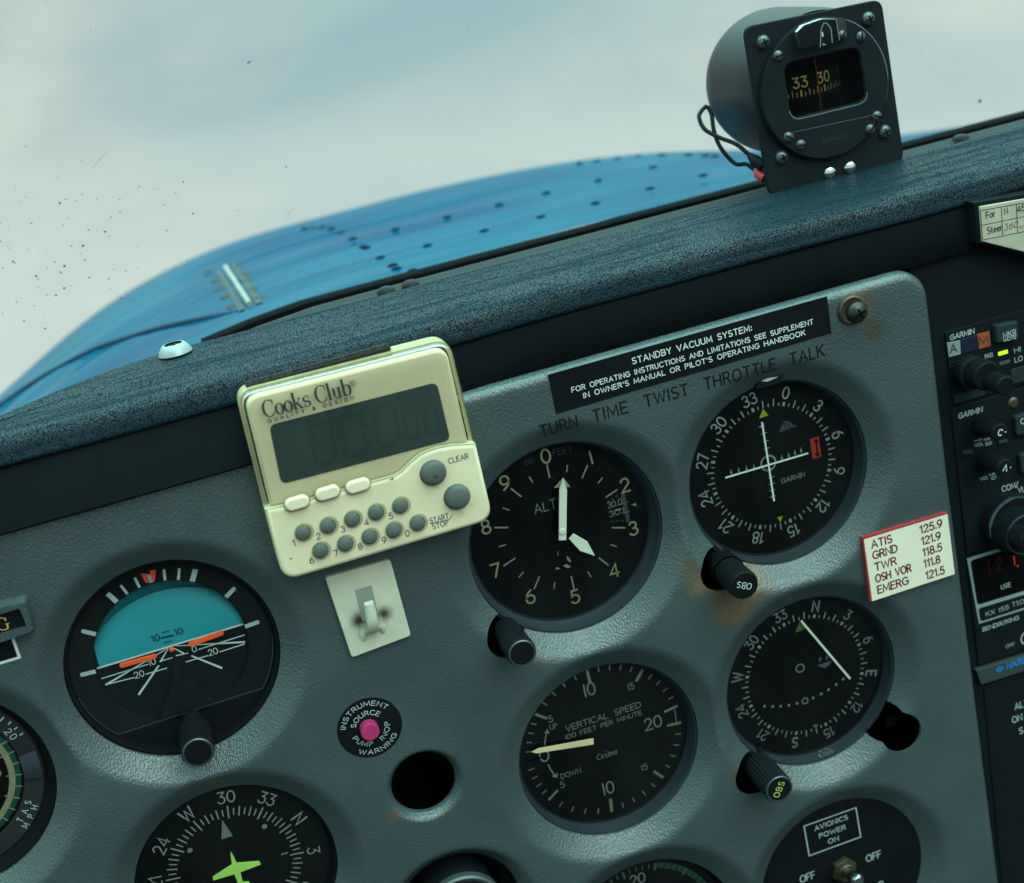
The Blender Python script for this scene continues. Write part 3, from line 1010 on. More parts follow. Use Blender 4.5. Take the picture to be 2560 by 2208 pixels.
# finishing washer with a screw near the far edge
fw = MB()
fw.lathe(0, 0, [(3.6, -3.3), (4.4, -3.2), (5.4, -2.2), (6.4, -0.6), (6.8, 0.4)], 36)
fw.move(lambda p: (p[0], p[2], -p[1]))
px_, pz_ = full(355, 713, 52)
fwp = (px_, 52.0, 103.2)
fw.move(lambda p: (p[0] + fwp[0], p[1] + fwp[1], p[2] + fwp[2]))
washer = fw.build('finishing_washer', mat('pale_washer', (0.30, 0.38, 0.39), 0.4, metal=.3), gs)
fs = MB()
fs.lathe(0, 0, [(0.01, -2.9), (2.2, -2.75), (3.6, -2.3)], 24)
fs.move(lambda p: (p[0] + fwp[0], p[2] + fwp[1], -p[1] + fwp[2]))
fs.build('screw', M['steel'], gs)
fx = MB()
for a in (25, 115):
    c, s_ = cos(radians(a)), sin(radians(a))
    fx.add([(fwp[0] - 2 * c + .35 * s_, fwp[1] - 2 * s_ - .35 * c, fwp[2] + 3.0), (fwp[0] + 2 * c + .35 * s_, fwp[1] + 2 * s_ - .35 * c, fwp[2] + 3.0),
            (fwp[0] + 2 * c - .35 * s_, fwp[1] + 2 * s_ + .35 * c, fwp[2] + 3.0), (fwp[0] - 2 * c - .35 * s_, fwp[1] - 2 * s_ + .35 * c, fwp[2] + 3.0)], [(0, 1, 2, 3)])
    fwp = (fwp[0], fwp[1], fwp[2] + .02)
fx.build('screw_recess', M['void'], gs, smooth=False)

# ------------------------------------------------------------------ instrument panel
C_ASI, C_AI, C_DG, C_ALT, C_VSI = (-254, -25), (-159.5, -0.3), (-161.0, -98.8), (0.0, 0.0), (-0.6, -98.7)
C_CDI, C_NAV, C_TACH, C_SW, C_YOKE = (93.5, 0.1), (93.7, -98.6), (0.0, -198.0), (94.0, -200.5), (-79.0, -149.0)
PANEL_Y = -5.0
FUN = [(C_ASI, 41.0, 11, 5), (C_AI, 40.3, 11, 5), (C_DG, 40.3, 11, 5), (C_ALT, 40.7, 11, 5), (C_VSI, 40.0, 11, 5), (C_CDI, 40.0, 11, 5), (C_NAV, 40.0, 11, 5),
       (C_TACH, 41.0, 12, 5), (C_SW, 40.0, 11, 4.5), (C_YOKE, 27.0, 7, 5), ((-80.0, -82.8), 13.3, 2.8, 2.6)]
CUTS = [((-33.5, -31.0), 8.6), ((59.0, -31.0), 8.8), ((58.5, -130.0), 9.0), ((129.5, -134.0), 9.3), ((123.5, -128.0), 9.0)]
PR, PT = 166.5, 71.5           # right and top edge of the moulded panel


def panel_edge(u, v):
    """distance inside the rounded outline (positive inside)"""
    r = 13.0
    ur = PR + (-v - 20) * 0.012 if v < -20 else PR
    qx, qy = u - (ur - r), v - (PT - r)
    if qx > 0 and qy > 0: return r - hypot(qx, qy)
    return min(ur - u, PT - v)


def panel_y(u, v):
    acc = 0.0
    for (cu, cv), R, W, D in FUN:
        d = hypot(u - cu, v - cv) - R
        if d < W:
            t = max(0.0, d / W)
            s_ = D * 1.55 * ((0.85 - t) if t < 0.7 else (1 - t) ** 2 / 0.6)
            acc += s_ ** 3
    y = acc ** (1 / 3.0)
    e = panel_edge(u, v)
    rb = 4.0
    if e < rb:
        y += rb - sqrt(max(0, rb * rb - (rb - max(0, e)) ** 2))
    return PANEL_Y + y


def build_panel(root):
    U0, U1, V0, V1 = -300.0, 172.0, -262.0, 74.0
    circ = [(f[0][0], f[0][1], f[1], 150 if f[1] > 30 else 72) for f in FUN] + [(c[0], c[1], r, 48) for c, r in CUTS]
    pts, edges = [], []
    for cu, cv, r, n in circ:
        o = len(pts)
        for i in range(n):
            a = 2 * pi * i / n
            pts.append(Vector((cu + r * cos(a), cv + r * sin(a))))
        edges += [(o + i, o + (i + 1) % n) for i in range(n)]
    # outline
    out = [(U0, V0), (PR + (-V0 - 20) * .012, V0), (PR, -20), (PR, PT - 13)]
    out += [(PR - 13 + 13 * cos(radians(a)), PT - 13 + 13 * sin(radians(a))) for a in range(10, 91, 10)] + [(U0, PT)]
    o = len(pts)
    pts += [Vector(p) for p in out]
    edges += [(o + i, o + (i + 1) % len(out)) for i in range(len(out))]

    def free(u, v, m):
        if panel_edge(u, v) < 0.3 or u < U0 + .5 or v < V0 + .5: return False
        for cu, cv, r, n in circ:
            if hypot(u - cu, v - cv) < r + m: return False
        return True
    # concentric rings of points on the dished rims, then a coarser grid between them
    for cu, cv, r, n in circ[:len(FUN)]:
        W = [f for f in FUN if f[0] == (cu, cv)][0][2]
        k = 0
        d = 0.5
        while d < W + 1.2:
            for i in range(n):
                a = 2 * pi * (i + .5 * (k % 2)) / n
                u, v = cu + (r + d) * cos(a), cv + (r + d) * sin(a)
                near = min(FUN, key=lambda f: hypot(u - f[0][0], v - f[0][1]) - f[1])
                if near[0] == (cu, cv) and free(u, v, 0.35): pts.append(Vector((u, v)))
            d += 1.0; k += 1
    v = V0 + 2
    k = 0
    while v < PT:
        u = U0 + 2 + (1.6 if k % 2 else 0)
        while u < PR + 4:
            if free(u, v, .5):
                near = min(FUN, key=lambda f: hypot(u - f[0][0], v - f[0][1]) - f[1])
                if hypot(u - near[0][0], v - near[0][1]) - near[1] > near[2] + 1.6: pts.append(Vector((u, v)))
            u += 3.2
        v += 2.8; k += 1
    # rows following the rolled edge
    for e in (0.4, 0.9, 1.5, 2.2, 3.0, 3.9):
        for i in range(240):
            v = V0 + 2 + i * (PT - 13 - V0 - 2) / 240.0
            ur = PR + ((-v - 20) * .012 if v < -20 else 0)
            if free(ur - e, v, .4): pts.append(Vector((ur - e, v)))
        for i in range(13):
            a = radians(90 * i / 12.0)
            pts.append(Vector((PR - 13 + (13 - e) * cos(a), PT - 13 + (13 - e) * sin(a))))
        for i in range(150):
            u = U0 + 2 + i * (PR - 13 - U0 - 2) / 150.0
            pts.append(Vector((u, PT - e)))
    vo, eo, fo, _, _, _ = delaunay_2d_cdt(pts, edges, [], 0, 1e-5)
    keep = []
    for f in fo:
        cu = sum(vo[i].x for i in f) / len(f); cv = sum(vo[i].y for i in f) / len(f)
        if panel_edge(cu, cv) < 0: continue
        if any(hypot(cu - c[0], cv - c[1]) < c[2] * 0.9995 - 0.004 for c in circ): continue
        keep.append(tuple(f))
    vs = [(p.x, panel_y(p.x, p.y), p.y) for p in vo]
    # walls going back from every free edge
    cnt = {}
    for f in keep:
        for i in range(len(f)):
            a, b = f[i], f[(i + 1) % len(f)]
            cnt[(min(a, b), max(a, b))] = cnt.get((min(a, b), max(a, b)), 0) + 1
    back = {}
    walls = []
    for (a, b), n in cnt.items():
        if n == 1:
            for q in (a, b):
                if q not in back:
                    back[q] = len(vs); vs.append((vs[q][0], vs[q][1] + 1.4, vs[q][2]))
            walls.append((a, b, back[b], back[a]))
    m = MB(); m.v = vs; m.f = keep + walls
    # drop unused vertices
    used = sorted({i for f in m.f for i in f}); idx = {o: i for i, o in enumerate(used)}
    m.v = [m.v[i] for i in used]; m.f = [tuple(idx[i] for i in f) for f in m.f]
    return m.build('panel_shell', M['panel'], root, angle=50)


panel = thing('instrument_panel', 'grey grained plastic panel with dished round cutouts for the dials', 'instrument panel', (-60, 0, -100))
build_panel(panel)
bk = MB(); bk.poly([(-320, -280), (330, -280), (330, 76), (-320, 76)], 34)
bk.build('blackout_sheet', M['void'], panel, smooth=False)  # added black sheet, stands in for the darkness behind the cutouts
PL = crop(1300, 680, 2072 / 1040)
K0 = crop(780, 1350, 1000 / 480)
lt = MB()
for w, a, b in [('TURN', (108, 820), (290, 778)), ('TIME', (370, 750), (540, 708)), ('TWIST', (628, 678), (840, 622)), ('THROTTLE', (925, 590), (1278, 493)), ('TALK', (1350, 458), (1515, 412))]:
    p, q = PL(*a, PANEL_Y), PL(*b, PANEL_Y)
    text(lt, w, p[0], PL(108, 820, PANEL_Y)[1] - .2, 4.6, PANEL_Y - .12, 0.145, fit=q[0] - p[0], gap=.28)
lt.build('lettering', M['print_black'], panel, smooth=False)
gh = MB(); a_, b_ = K0(405, 722, PANEL_Y), K0(640, 655, PANEL_Y)
text(gh, 'BEACON', a_[0], (a_[1] + b_[1]) / 2, 3.6, PANEL_Y - .06, .10, 0, 'l', fit=b_[0] - a_[0], gap=.35)
gh.build('worn_lettering', mat('worn_letter_grey', (.047, .093, .094), .45), panel, smooth=False)
# corner screw with washer, slightly loose
sp = PL(1685, 203, -7.5)
ws = MB(); ws.lathe(sp[0] - 1.6, sp[1] + 1.3, [(2.2, -5.4), (5.2, -6.6), (5.9, -6.2), (6.2, -4.9)], 40)
wsh = ws.build('washer', M['brass'], panel)
scr = MB(); scr.lathe(sp[0], sp[1], [(0.01, -9.6), (2.0, -9.2), (3.6, -8.2), (4.5, -6.8), (4.6, -5.6)], 32)
scr.build('screw', mat('blackened_screw', (.035, .042, .04), .3, metal=.6), panel)
cx_ = MB()
for k, a in enumerate((20, 110)):
    c, s_ = cos(radians(a)), sin(radians(a))
    cx_.ribbon([(sp[0] - 2.3 * c, sp[1] - 2.3 * s_), (sp[0] + 2.3 * c, sp[1] + 2.3 * s_)], .85, -9.75 - .02 * k)
cx_.build('screw_recess', M['void'], panel, smooth=False)

# black surround of the radios right of the panel
FD = crop(2050, 200, 1627 / 510)
sur = thing('radio_surround', 'flat black sheet metal surround behind the radios, cut away at its upper left', 'radio surround', (250, 8, -80))
mb = MB()
p1, p2 = FD(1235, 985, 5), FD(700, 1430, 5)
mb.prism([(p2[0] + 1, -280), (340, -280), (340, p1[1] + 9), (p1[0] + 9, p1[1] + 6), p1, p2], 5, 9, 0.5, 2)
mb.build('sheet', M['radio'], sur, smooth=False)

# ================================================================== dials
def gauge(name, label, c, R, face_c, face_y, face_r, wall=('bezel', 38.6), glass=True, face_mat='dial_black', group=None):
    g = thing(name, label, 'flight instrument', (c[0], 0, c[1]), group)
    b = MB()
    wr = wall[1]
    b.lathe(c[0], c[1], [(R + 1.2, 3.6), (R - .15, 2.9), (R - .5, 2.6), (R - .9, 2.7), (wr + (face_c[0] - c[0]) * 0, face_y - 1.5), (wr - .4, face_y - 1.0), (wr - .9, face_y - .9), (wr - 1.0, face_y + .6)], 120)
    b.build('bezel', M[wall[0]], g, angle=30)
    d = MB(); d.disc(c[0], c[1], face_r, face_y, 96)
    d.build('dial_face', M[face_mat], g, smooth=False)
    if glass:
        d = MB(); d.disc(c[0], c[1], wr - .6, face_y - 1.6, 96)
        d.build('dial_glass', M['glass'], g, smooth=False)
    return g


def knob(parent, u, v, yb, yf, r, n=40, depth=0.25, flare=0.0, m='black', cap='black_matt', rim=None, name='knob', stem=None):
    k = MB()
    N_ = 2 * n
    lay = [(r * (1 - flare), yb), (r, yf + .9), (r - .45, yf + .15), (r - .8, yf)]
    vs, fs = [], []
    for li, (rr_, y) in enumerate(lay):
        for i in range(N_):
            a = 2 * pi * i / N_
            q = rr_ - (depth if (i % 2 and li < 2) else 0)
            vs.append((u + q * cos(a), y, v + q * sin(a)))
    for li in range(len(lay) - 1):
        for i in range(N_):
            j = (i + 1) % N_
            fs.append((li * N_ + i, li * N_ + j, (li + 1) * N_ + j, (li + 1) * N_ + i))
    k.add(vs, fs)
    ob = k.build(name, M[m], parent, angle=22)
    c = MB(); c.disc(u, v, r - .75, yf + .02, 40)
    c.build('knob_face', M[cap], ob, smooth=False)
    if rim:
        q = MB(); q.lathe(u, v, [(r - 1.25, yf - .08), (r - .75, yf - .16), (r - .4, yf + .1)], 48)
        q.build('knob_rim', M[rim], ob)
    if stem:
        q = MB(); q.lathe(u, v, [(stem[0], yb - .1), (stem[0], stem[1])], 36)
        q.build('knob_stem', M['black_matt'], ob)
    return ob


# ---------------------------------------------------------- altimeter
Y = 11.0; c = (0.5, 1.5)
g = gauge('altimeter', 'altimeter with 0 to 9 dial, long hand straight up and short hand at 4', C_ALT, 40.7, c, Y, 38.5)
tk, nm, dm = MB(), MB(), MB()
for k in range(10):
    tick(tk, c, 36 * k - .5, 22.1, 27.9, .62, Y - .06)
    tick(tk, c, 36 * k + 17.6, 23.5, 26.5, .5, Y - .06)
tk.build('tick_marks', M['cream'], g, smooth=False)
for k in range(10):
    r = 31.5
    p = pol(c, r, 36 * k)
    if k == 1:
        nm.ribbon([(p[0] - .5, p[1] + 2.9), (p[0] - .1, p[1] - 2.9)], .72, Y - .06)
    else:
        text(nm, str(k), p[0], p[1], 5.7, Y - .06, 0.14, 0, 'm', xs=1.02)
nm.build('numerals', M['cream'], g, smooth=False)
text(dm, '|00', -8.2, 31.4, 2.1, Y - .06, .11, -9, 'l')
text(dm, 'FEET', 3.6, 32.2, 2.6, Y - .06, .11, 4, 'l', gap=.3)
dm.build('faint_print', M['faint'], g, smooth=False)
al = MB(); text(al, 'ALT', -8.6, 10.4, 4.0, Y - .06, .10, 0, 'l', gap=.25); al.build('lettering', M['dimwhite'], g, smooth=False)
A = crop(1150, 1050, 2.749)
kw = MB()
kd = MB()
q = A(1018, 608, Y); text(kw, '30.0', q[0], q[1], 2.5, Y - .08, .12, 0, 'l', fit=A(1116, 590, Y)[0] - q[0])
q = A(1030, 668, Y); text(kw, '30.|', q[0], q[1], 2.5, Y - .08, .12, 0, 'l', fit=A(1130, 645, Y)[0] - q[0])
for k in range(16):
    v = 6.3 - k * .83
    big_ = k in (5, 10)
    kw.ribbon([(c[0] + 27.6 + (0 if not big_ else -.6), c[1] + v), (c[0] + 29.2 + (.6 if big_ else 0), c[1] + v + .1)], .26 if not big_ else .34, Y - .08)
a_, b_, c_ = A(1176, 583, Y), A(1213, 596, Y), A(1209, 568, Y)
kw.poly([a_, b_, c_], Y - .08)
kw.build('pressure_scale', M['dimwhite'], g, smooth=False)
for x0, y0, x1, y1 in ((1012, 560, 1028, 556), (1040, 545, 1058, 540), (1068, 526, 1085, 520)):
    kd.ribbon([A(x0, y0, Y), A(x1, y1, Y)], .7, Y - .08)
for x0 in (1035, 1068, 1105):
    kd.ribbon([A(x0, 702 - (x0 - 1035) * .1, Y), A(x0 + 9, 696 - (x0 - 1035) * .1, Y), A(x0 + 20, 703 - (x0 - 1035) * .1, Y)], .5, Y - .08)
kd.build('hidden_digits', M['faint'], g, smooth=False)
lo = MB()
for q in ([(660, 1010), (657, 1027), (690, 1024), (672, 1012)], [(706, 1003), (730, 990), (765, 1008), (740, 1018)], [(730, 935), (748, 945), (766, 977), (740, 970)], [(669, 903), (674, 903), (675, 930), (670, 930)]):
    lo.poly([A(x, y, Y) for x, y in q], Y - .12)
lo.build('low_altitude_flag', M['cream'], g, smooth=False)
tr = MB(); tr.poly([A(x, y, 7.5) for x, y in ((700, 405), (645, 467), (758, 460), (718, 405))], 7.5)
tr.build('ten_thousand_pointer', mat('olive_pointer', (0.26, 0.27, 0.17), .6), g, smooth=False)
hr = MB(); hr.prism([A(x, y, 6.8) for x, y in reversed(((780, 780), (875, 835), (927, 934), (824, 899), (748, 816)))], 6.5, 7.0, .12, 2)
hr.build('short_hand', M['needle'], g, smooth=False)
lh = MB(); lh.prism([A(x, y, 5.0) for x, y in reversed(((709, 395), (735, 482), (730, 826), (679, 828), (682, 482)))], 4.8, 5.4, .12, 2)
lh.build('long_hand', M['needle'], g, smooth=False)
pv = A(705, 769, 4.6); pm = MB(); pm.lathe(pv[0], pv[1], [(.01, 4.3), (1.1, 4.35), (1.5, 4.7)], 24); pm.build('pivot_cap', M['needle'], g)
knob(g, *at(1150 + 428 / 2.749, 1050 + 1606 / 2.749, -22), 2, -22, 6.0, 44, .22, flare=.10, rim='screw')

# ---------------------------------------------------------- course deviation indicator (upper) and nav indicator (lower)
def rose(c, off, Y, lab, ri, ro, rs, rnum, h, tm, nmm, parent, blk=(0.0, 1.8), wt=.115, flat3=False):
    t, n = MB(), MB()
    for k in range(72):
        a = off + 5 * k
        if k % 6 == 0:
            tick(t, c, a, ri + blk[0], ri + blk[1], 1.15, Y - .06)
        elif k % 2 == 0:
            tick(t, c, a, ri, ro, .52, Y - .06)
        else:
            tick(t, c, a, ri, rs, .46, Y - .06)
    for k in range(12):
        p = pol(c, rnum, off + 30 * k)
        s_ = lab[k]
        text(n, s_, p[0], p[1], h * (1.0 if not s_.isalpha() else 1.08), Y - .06, wt * (1 if not s_.isalpha() else 1.35), off + 30 * k, 'm', xs=.92, gap=.24, flat3=flat3)
    t.build('tick_marks', tm, parent, smooth=False)
    n.build('numerals', nmm, parent, smooth=False)


Y = 10.0; c = (94.2, 0.8)
V = crop(1650, 900, 2.978)
g = gauge('course_deviation_indicator', 'course indicator with cross needles, lime bugs and a red flag', C_CDI, 40.0, c, Y, 38.5, group='course indicators right of the altimeter')
rose(c, 20.4, Y, ['0', '3', '6', '9', '12', '15', '18', '21', '24', '27', '30', '33'], 25.95, 29.1, 27.4, 31.6, 4.7, M['white'], M['white'], g, wt=.14)
bug = MB()
bug.poly([V(x, y, Y) for x, y in ((767, 362), (738, 434), (807, 412))], Y - .12)
bug.build('course_bug', M['lime'], g, smooth=False)
bug = MB()
bug.poly([V(x, y, Y) for x, y in ((895, 1207), (915, 1161), (872, 1171))], Y - .12)
bug.build('course_bug', M['lime'], g, smooth=False)
to = MB(); to.poly([V(x, y, Y) for x, y in ((925, 455), (883, 540), (1015, 495), (960, 455))], Y - .1)
tof = to.build('to_flag', mat('grey_flag', (0.10, 0.15, 0.16), .6), g, smooth=False)
tt = MB(); q = V(924, 520, Y); text(tt, 'TO', q[0], q[1], 2.5, Y - .16, .14, -3, 'l', gap=.3); tt.build('lettering', M['dial_black'], tof, smooth=False)
rf = MB(); rf.poly([V(x, y, Y) for x, y in ((1115, 590), (1137, 737), (1200, 720), (1180, 567))], Y - .12)
rfo = rf.build('red_flag', M['redflag'], g, smooth=False)
ra = MB()
mid = lambda x, y: V(x, y, Y)
ra.ribbon([mid(1162, 605), mid(1171, 700)], .8, Y - .18)
ra.poly([mid(1158, 583), mid(1140, 615), mid(1182, 606)], Y - .2)
ra.poly([mid(1175, 724), mid(1192, 690), mid(1147, 700)], Y - .2)
ra.build('arrow', M['dial_black'], rfo, smooth=False)
dd = MB()
for x, y in ((748, 497), (765, 550), (778, 607), (787, 661), (822, 875), (825, 925), (828, 972), (830, 1020)):
    p = V(x, y, Y); dd.disc(p[0] + .25, p[1], .52, Y - .07, 14); dd.ribbon([(p[0] - 1.0, p[1]), (p[0] + 1.9, p[1] + .05)], .30, Y - .1)
for x, y in ((530, 838), (587, 826), (645, 813), (700, 800), (908, 733), (958, 715), (1005, 695), (1050, 677)):
    p = V(x, y, Y); dd.disc(p[0], p[1], .52, Y - .07, 14); dd.ribbon([(p[0], p[1] + 1.5), (p[0], p[1] - 1.5)], .30, Y - .1)
dd.build('deviation_dots', M['white'], g, smooth=False)
rg = MB(); p = V(807, 768, Y - .5); rg.ring(p[0], p[1], 2.85, 3.6, Y - .5, 48); rg.build('centre_ring', M['white'], g, smooth=False)
for pts in ([V(760, 463, 7.6), V(850, 1052, 7.6)], [V(487, 877, 7.2), V(1103, 695, 7.2)]):
    nd = MB(); nd.ribbon(pts, .78, 7.6 if pts[0][1] > 10 else 7.2); nd.build('needle', M['white'], g, smooth=False)
gm = MB(); q = V(905, 921, Y); text(gm, 'GARMIN', q[0], q[1] + .1, 2.0, Y - .06, .17, 0, 'l', fit=V(1078, 875, Y)[0] - q[0], slant=.1)
gm.build('lettering', M['dimwhite'], g, smooth=False)
ix = MB(); ix.prism([V(x, y, .2) for x, y in reversed(((708, 215), (712, 190), (760, 148), (918, 95), (890, 165)))], -1.0, 3, .1, 2)
ixo = ix.build('index_tab', M['black'], g, smooth=False)
ix = MB(); ix.poly([V(x, y, -1.1) for x, y in ((752, 158), (800, 135), (880, 124), (848, 142), (800, 162))], -1.12)
ix.build('index_arrow', M['dimwhite'], ixo, smooth=False)
kp = V(632, 1681, -20)
kb = knob(g, kp[0], kp[1], -4, -20, 6.2, 30, .3, flare=-.02, stem=(6.9, 6))
kt = MB(); text(kt, 'OBS', kp[0] - .3, kp[1] + .2, 2.5, -20.15, .13, 206, 'm', gap=.3); kt.build('lettering', M['white'], kb, smooth=False)

Y = 9.0; c = (94.2, -98.8)
V2 = crop(1750, 1450, 2.978)
g = gauge('course_deviation_indicator', 'lower course indicator with one slanted white needle and an arc of dots', C_NAV, 40.0, c, Y, 38.8, group='course indicators right of the altimeter')
rose(c, 17.4, Y, ['N', '3', '6', 'E', '12', '15', 'S', '21', '24', 'W', '30', '33'], 27.0, 30.1, 28.4, 32.4, 4.3, M['white'], M['dimwhite'], g, blk=(.0, 1.6), wt=.13, flat3=True)
bug = MB()
bug.poly([V2(x, y, Y) for x, y in ((738, 312), (710, 391), (787, 362))], Y - .12)
bug.build('course_bug', M['greenbug'], g, smooth=False)
bug = MB()
bug.poly([V2(x, y, Y) for x, y in ((865, 1112), (878, 1069), (837, 1081))], Y - .12)
bug.build('course_bug', M['greenbug'], g, smooth=False)
dd = MB()
for x, y in ((480, 940), (541, 942), (601, 940), (662, 932), (722, 918), (842, 878), (902, 848), (957, 817), (1013, 778), (1065, 738)):
    p = V2(x, y, Y); dd.disc(p[0], p[1], .62, Y - .07, 16)
for x, y, r in ((745, 657, 1.75), (782, 900, 1.25)):
    p = V2(x, y, Y); dd.ring(p[0], p[1], r - .1, r + .35, Y - .07, 32)
dd.build('deviation_dots', M['white'], g, smooth=False)
nd = MB(); nd.ribbon([V2(752, 303, 6.5), V2(1118, 736, 6.5)], .95, 6.5); nd.build('needle', M['needle'], g, smooth=False)
fr = MB(); q = V2(893, 612, Y); text(fr, 'F', q[0], q[1], 2.0, Y - .06, .12, 0); q = V2(941, 597, Y); text(fr, 'R', q[0], q[1], 2.0, Y - .06, .12, 0)
fr.build('lettering', M['dimwhite'], g, smooth=False)
fl = MB(); fl.poly([V2(x, y, Y) for x, y in ((873, 637), (925, 655), (960, 635), (985, 597), (935, 615))], Y - .1); fl.build('flag', mat('flag_grey', (.16, .24, .24), .6), g, smooth=False)
kg = MB()
for ch, da in (('K', -4.2), ('I', -1.4), ('N', 1.0), ('G', 4.0)):
    text(kg, ch, da * .66, 0, 1.6, 0, .15, 0, 'c', xs=.9)
cn = C_NAV
def warp_king(p):
    a = radians(176.0) - p[0] / 39.0
    yy = 3.2 + p[2] * 1.6
    r = 39.25 + (38.6 - 39.1) * (yy - 2.7) / (7.5 - 2.7) - .25
    return (cn[0] + r * sin(a), yy, cn[1] + r * cos(a))
kg.ribbon([(-2.2, 2.4), (0, 2.9), (2.4, 2.4)], .35, 0)
kg.move(warp_king)
kg.build('maker_mark', mat('worn_mark', (.15, .21, .20), .6), g, smooth=False)
kp = V2(590, 1558, -20)
kb = knob(g, kp[0], kp[1], 1, -20, 6.5, 26, .45, flare=.02, rim='screw', stem=(5.5, 8))
kt = MB(); text(kt, 'OBS', kp[0] - .2, kp[1], 2.7, -20.2, .14, -58, 'm', gap=.35); kt.build('lettering', mat('obs_green', (.35, .55, .12), .5), kb, smooth=False)
vh = MB(); q = V2(1425, 1060, 12); vh.lathe(q[0], q[1], [(.01, 11), (2.2, 11.4), (3.0, 13)], 20); vh.build('set_screw', M['black'], g)

# ---------------------------------------------------------- vertical speed indicator
Y = 10.0; c = (0.0, -98.4)
S = crop(1250, 1600, 2.938)
g = gauge('vertical_speed_indicator', 'vertical speed dial with cream needle pointing left near 0', C_VSI, 40.0, c, Y, 38.5)
t1, t2 = MB(), MB()
MJ = [(-90.5 + 4.2, 1.1), (-50, 1.1), (-2, 1.25), (40, 1.25), (82.2, 1.1)]
DN = [(-86.3, 1.1), (-123, 1.1), (-174.5, 1.3), (-219.6, 1.2), (-264, 1.1)]
for L_ in (MJ, DN):
    for k, (a, w) in enumerate(L_):
        tick(t1, c, a, 28.6 if k % 2 == 0 else 29.2, 35.1, w, Y - .06)
        if k < 4:
            b = L_[k + 1][0]
            for j in range(1, 5):
                tick(t2, c, a + (b - a) * j / 5, 32.4, 35.0, .58, Y - .06)
t1.build('major_ticks', mat('vsi_major', (.36, .44, .28), .6), g, smooth=False)
t2.build('minor_ticks', mat('vsi_minor', (.30, .38, .28), .6), g, smooth=False)
n = MB()
q = S(628, 417, Y); text(n, '|0', q[0], q[1], 5.6, Y - .06, .12, 0, 'l', gap=.24, xs=.9)
q = S(768, 1139, Y); text(n, '|0', q[0], q[1], 5.6, Y - .06, .12, 0, 'l', gap=.24, xs=.9)
q = S(1072, 668, Y); text(n, '20', q[0], q[1], 5.4, Y - .06, .12, 0, 'l', gap=.2, xs=.98)
q = S(303, 902, Y); text(n, '0', q[0], q[1] + .1, 5.6, Y - .06, .13, 0, 'l', xs=1.1)
for s_, x, y in (('|5', 945, 370), ('|5', 1045, 960), ('5', 362, 606), ('5', 449, 1088)):
    q = S(x, y, Y); text(n, s_, q[0], q[1], 2.9, Y - .06, .12, 0, 'l', gap=.24)
n.build('numerals', M['dimwhite'], g, smooth=False)
l = MB()
q, e = S(487, 674, Y), S(1040, 517, Y); text(l, 'VERTICAL SPEED', q[0], q[1], 2.7, Y - .06, .13, 0, 'l', fit=e[0] - q[0], word=1.3)
q, e = S(486, 731, Y), S(1045, 562, Y); text(l, '|00 FEET PER MINUTE', q[0], q[1], 2.0, Y - .06, .14, 0, 'l', fit=e[0] - q[0])
q = S(372, 661, Y); text(l, 'UP', q[0], q[1], 2.3, Y - .06, .12)
q = S(452, 1021, Y); text(l, 'DOWN', q[0], q[1], 2.3, Y - .06, .13, 0, 'l', fit=S(597, 978, Y)[0] - q[0])
l.ribbon([S(329, 776, Y), S(330, 740, Y), S(340, 685, Y)], .55, Y - .06)
l.poly([S(x, y, Y) for x, y in ((347, 652), (324, 685), (364, 686))], Y - .08)
l.ribbon([S(354, 913, Y), S(370, 950, Y), S(398, 990, Y)], .6, Y - .06)
l.poly([S(x, y, Y) for x, y in ((419, 1013), (425, 975), (380, 1002))], Y - .08)
l.ribbon([S(1282, 505, Y), S(1297, 607, Y)], .3, Y - .05)
l.build('lettering', M['dimwhite'], g, smooth=False)
# maker's script with its little swoosh
cs = MB()
def low(mb, s, u, v, h, y, wt, slant=0.0, xs=1.0):
    x = 0
    xh = .62
    for ch in s:
        if ch == 'C': st, w = [arc(.36, .5, .36, .5, 50, 310, 16)], .62
        elif ch == 'e': st, w = [[(.03, .33), (.48, .36)] + arc(.26, .31, .24, .31, 10, 315, 16)], .50
        elif ch == 's': st, w = [arc(.2, .46, .16, .16, 45, 270, 8) + arc(.2, .15, .18, .15, 90, -145, 8)[1:]], .38
        elif ch == 'n': st, w = [[(0, 0), (0, xh)], [(0, .42)] + arc(.2, .42, .2, .2, 180, 0, 8) + [(.4, 0)]], .44
        elif ch == 'a': st, w = [arc(.22, .31, .21, .31, 20, 340, 16), [(.44, xh), (.44, 0)]], .48
        elif ch == 'o': st, w = [arc(.25, .31, .24, .31, 0, 360, 18)], .50
        elif ch == 'r': st, w = [[(0, 0), (0, xh)], [(0, .4)] + arc(.18, .42, .18, .19, 180, 60, 6)], .30
        elif ch == 't': st, w = [[(.12, .9), (.12, .1), (.2, 0), (.3, .04)], [(0, xh), (.3, xh)]], .34
        else: st, w = G[ch][1], G[ch][0]
        for k, ln in enumerate(st):
            mb.ribbon([(u + (x + a) * h * xs + slant * b * h, v + b * h) for a, b in ln], wt * h, y - .02 * k, cap=.02 * h)
        x += w + .14
    return x * h * xs
q = S(713, 884, Y); low(cs, 'Cessna', q[0], q[1], 2.6, Y - .06, .11, .18, 1.0)
cs.ribbon([S(752, 808, Y), S(828, 830, Y), S(790, 828, Y)], [.12, .34, .1], Y - .1)
cs.build('maker_mark', M['dimwhite'], g, smooth=False)
nd = MB(); nd.prism([S(x, y, 6.0) for x, y in ((232, 824), (268, 833), (688, 767), (686, 724), (284, 797))], 5.8, 6.3, .1, 2)
nd.build('needle', mat('vsi_needle', (.58, .56, .30), .5), g, smooth=False)

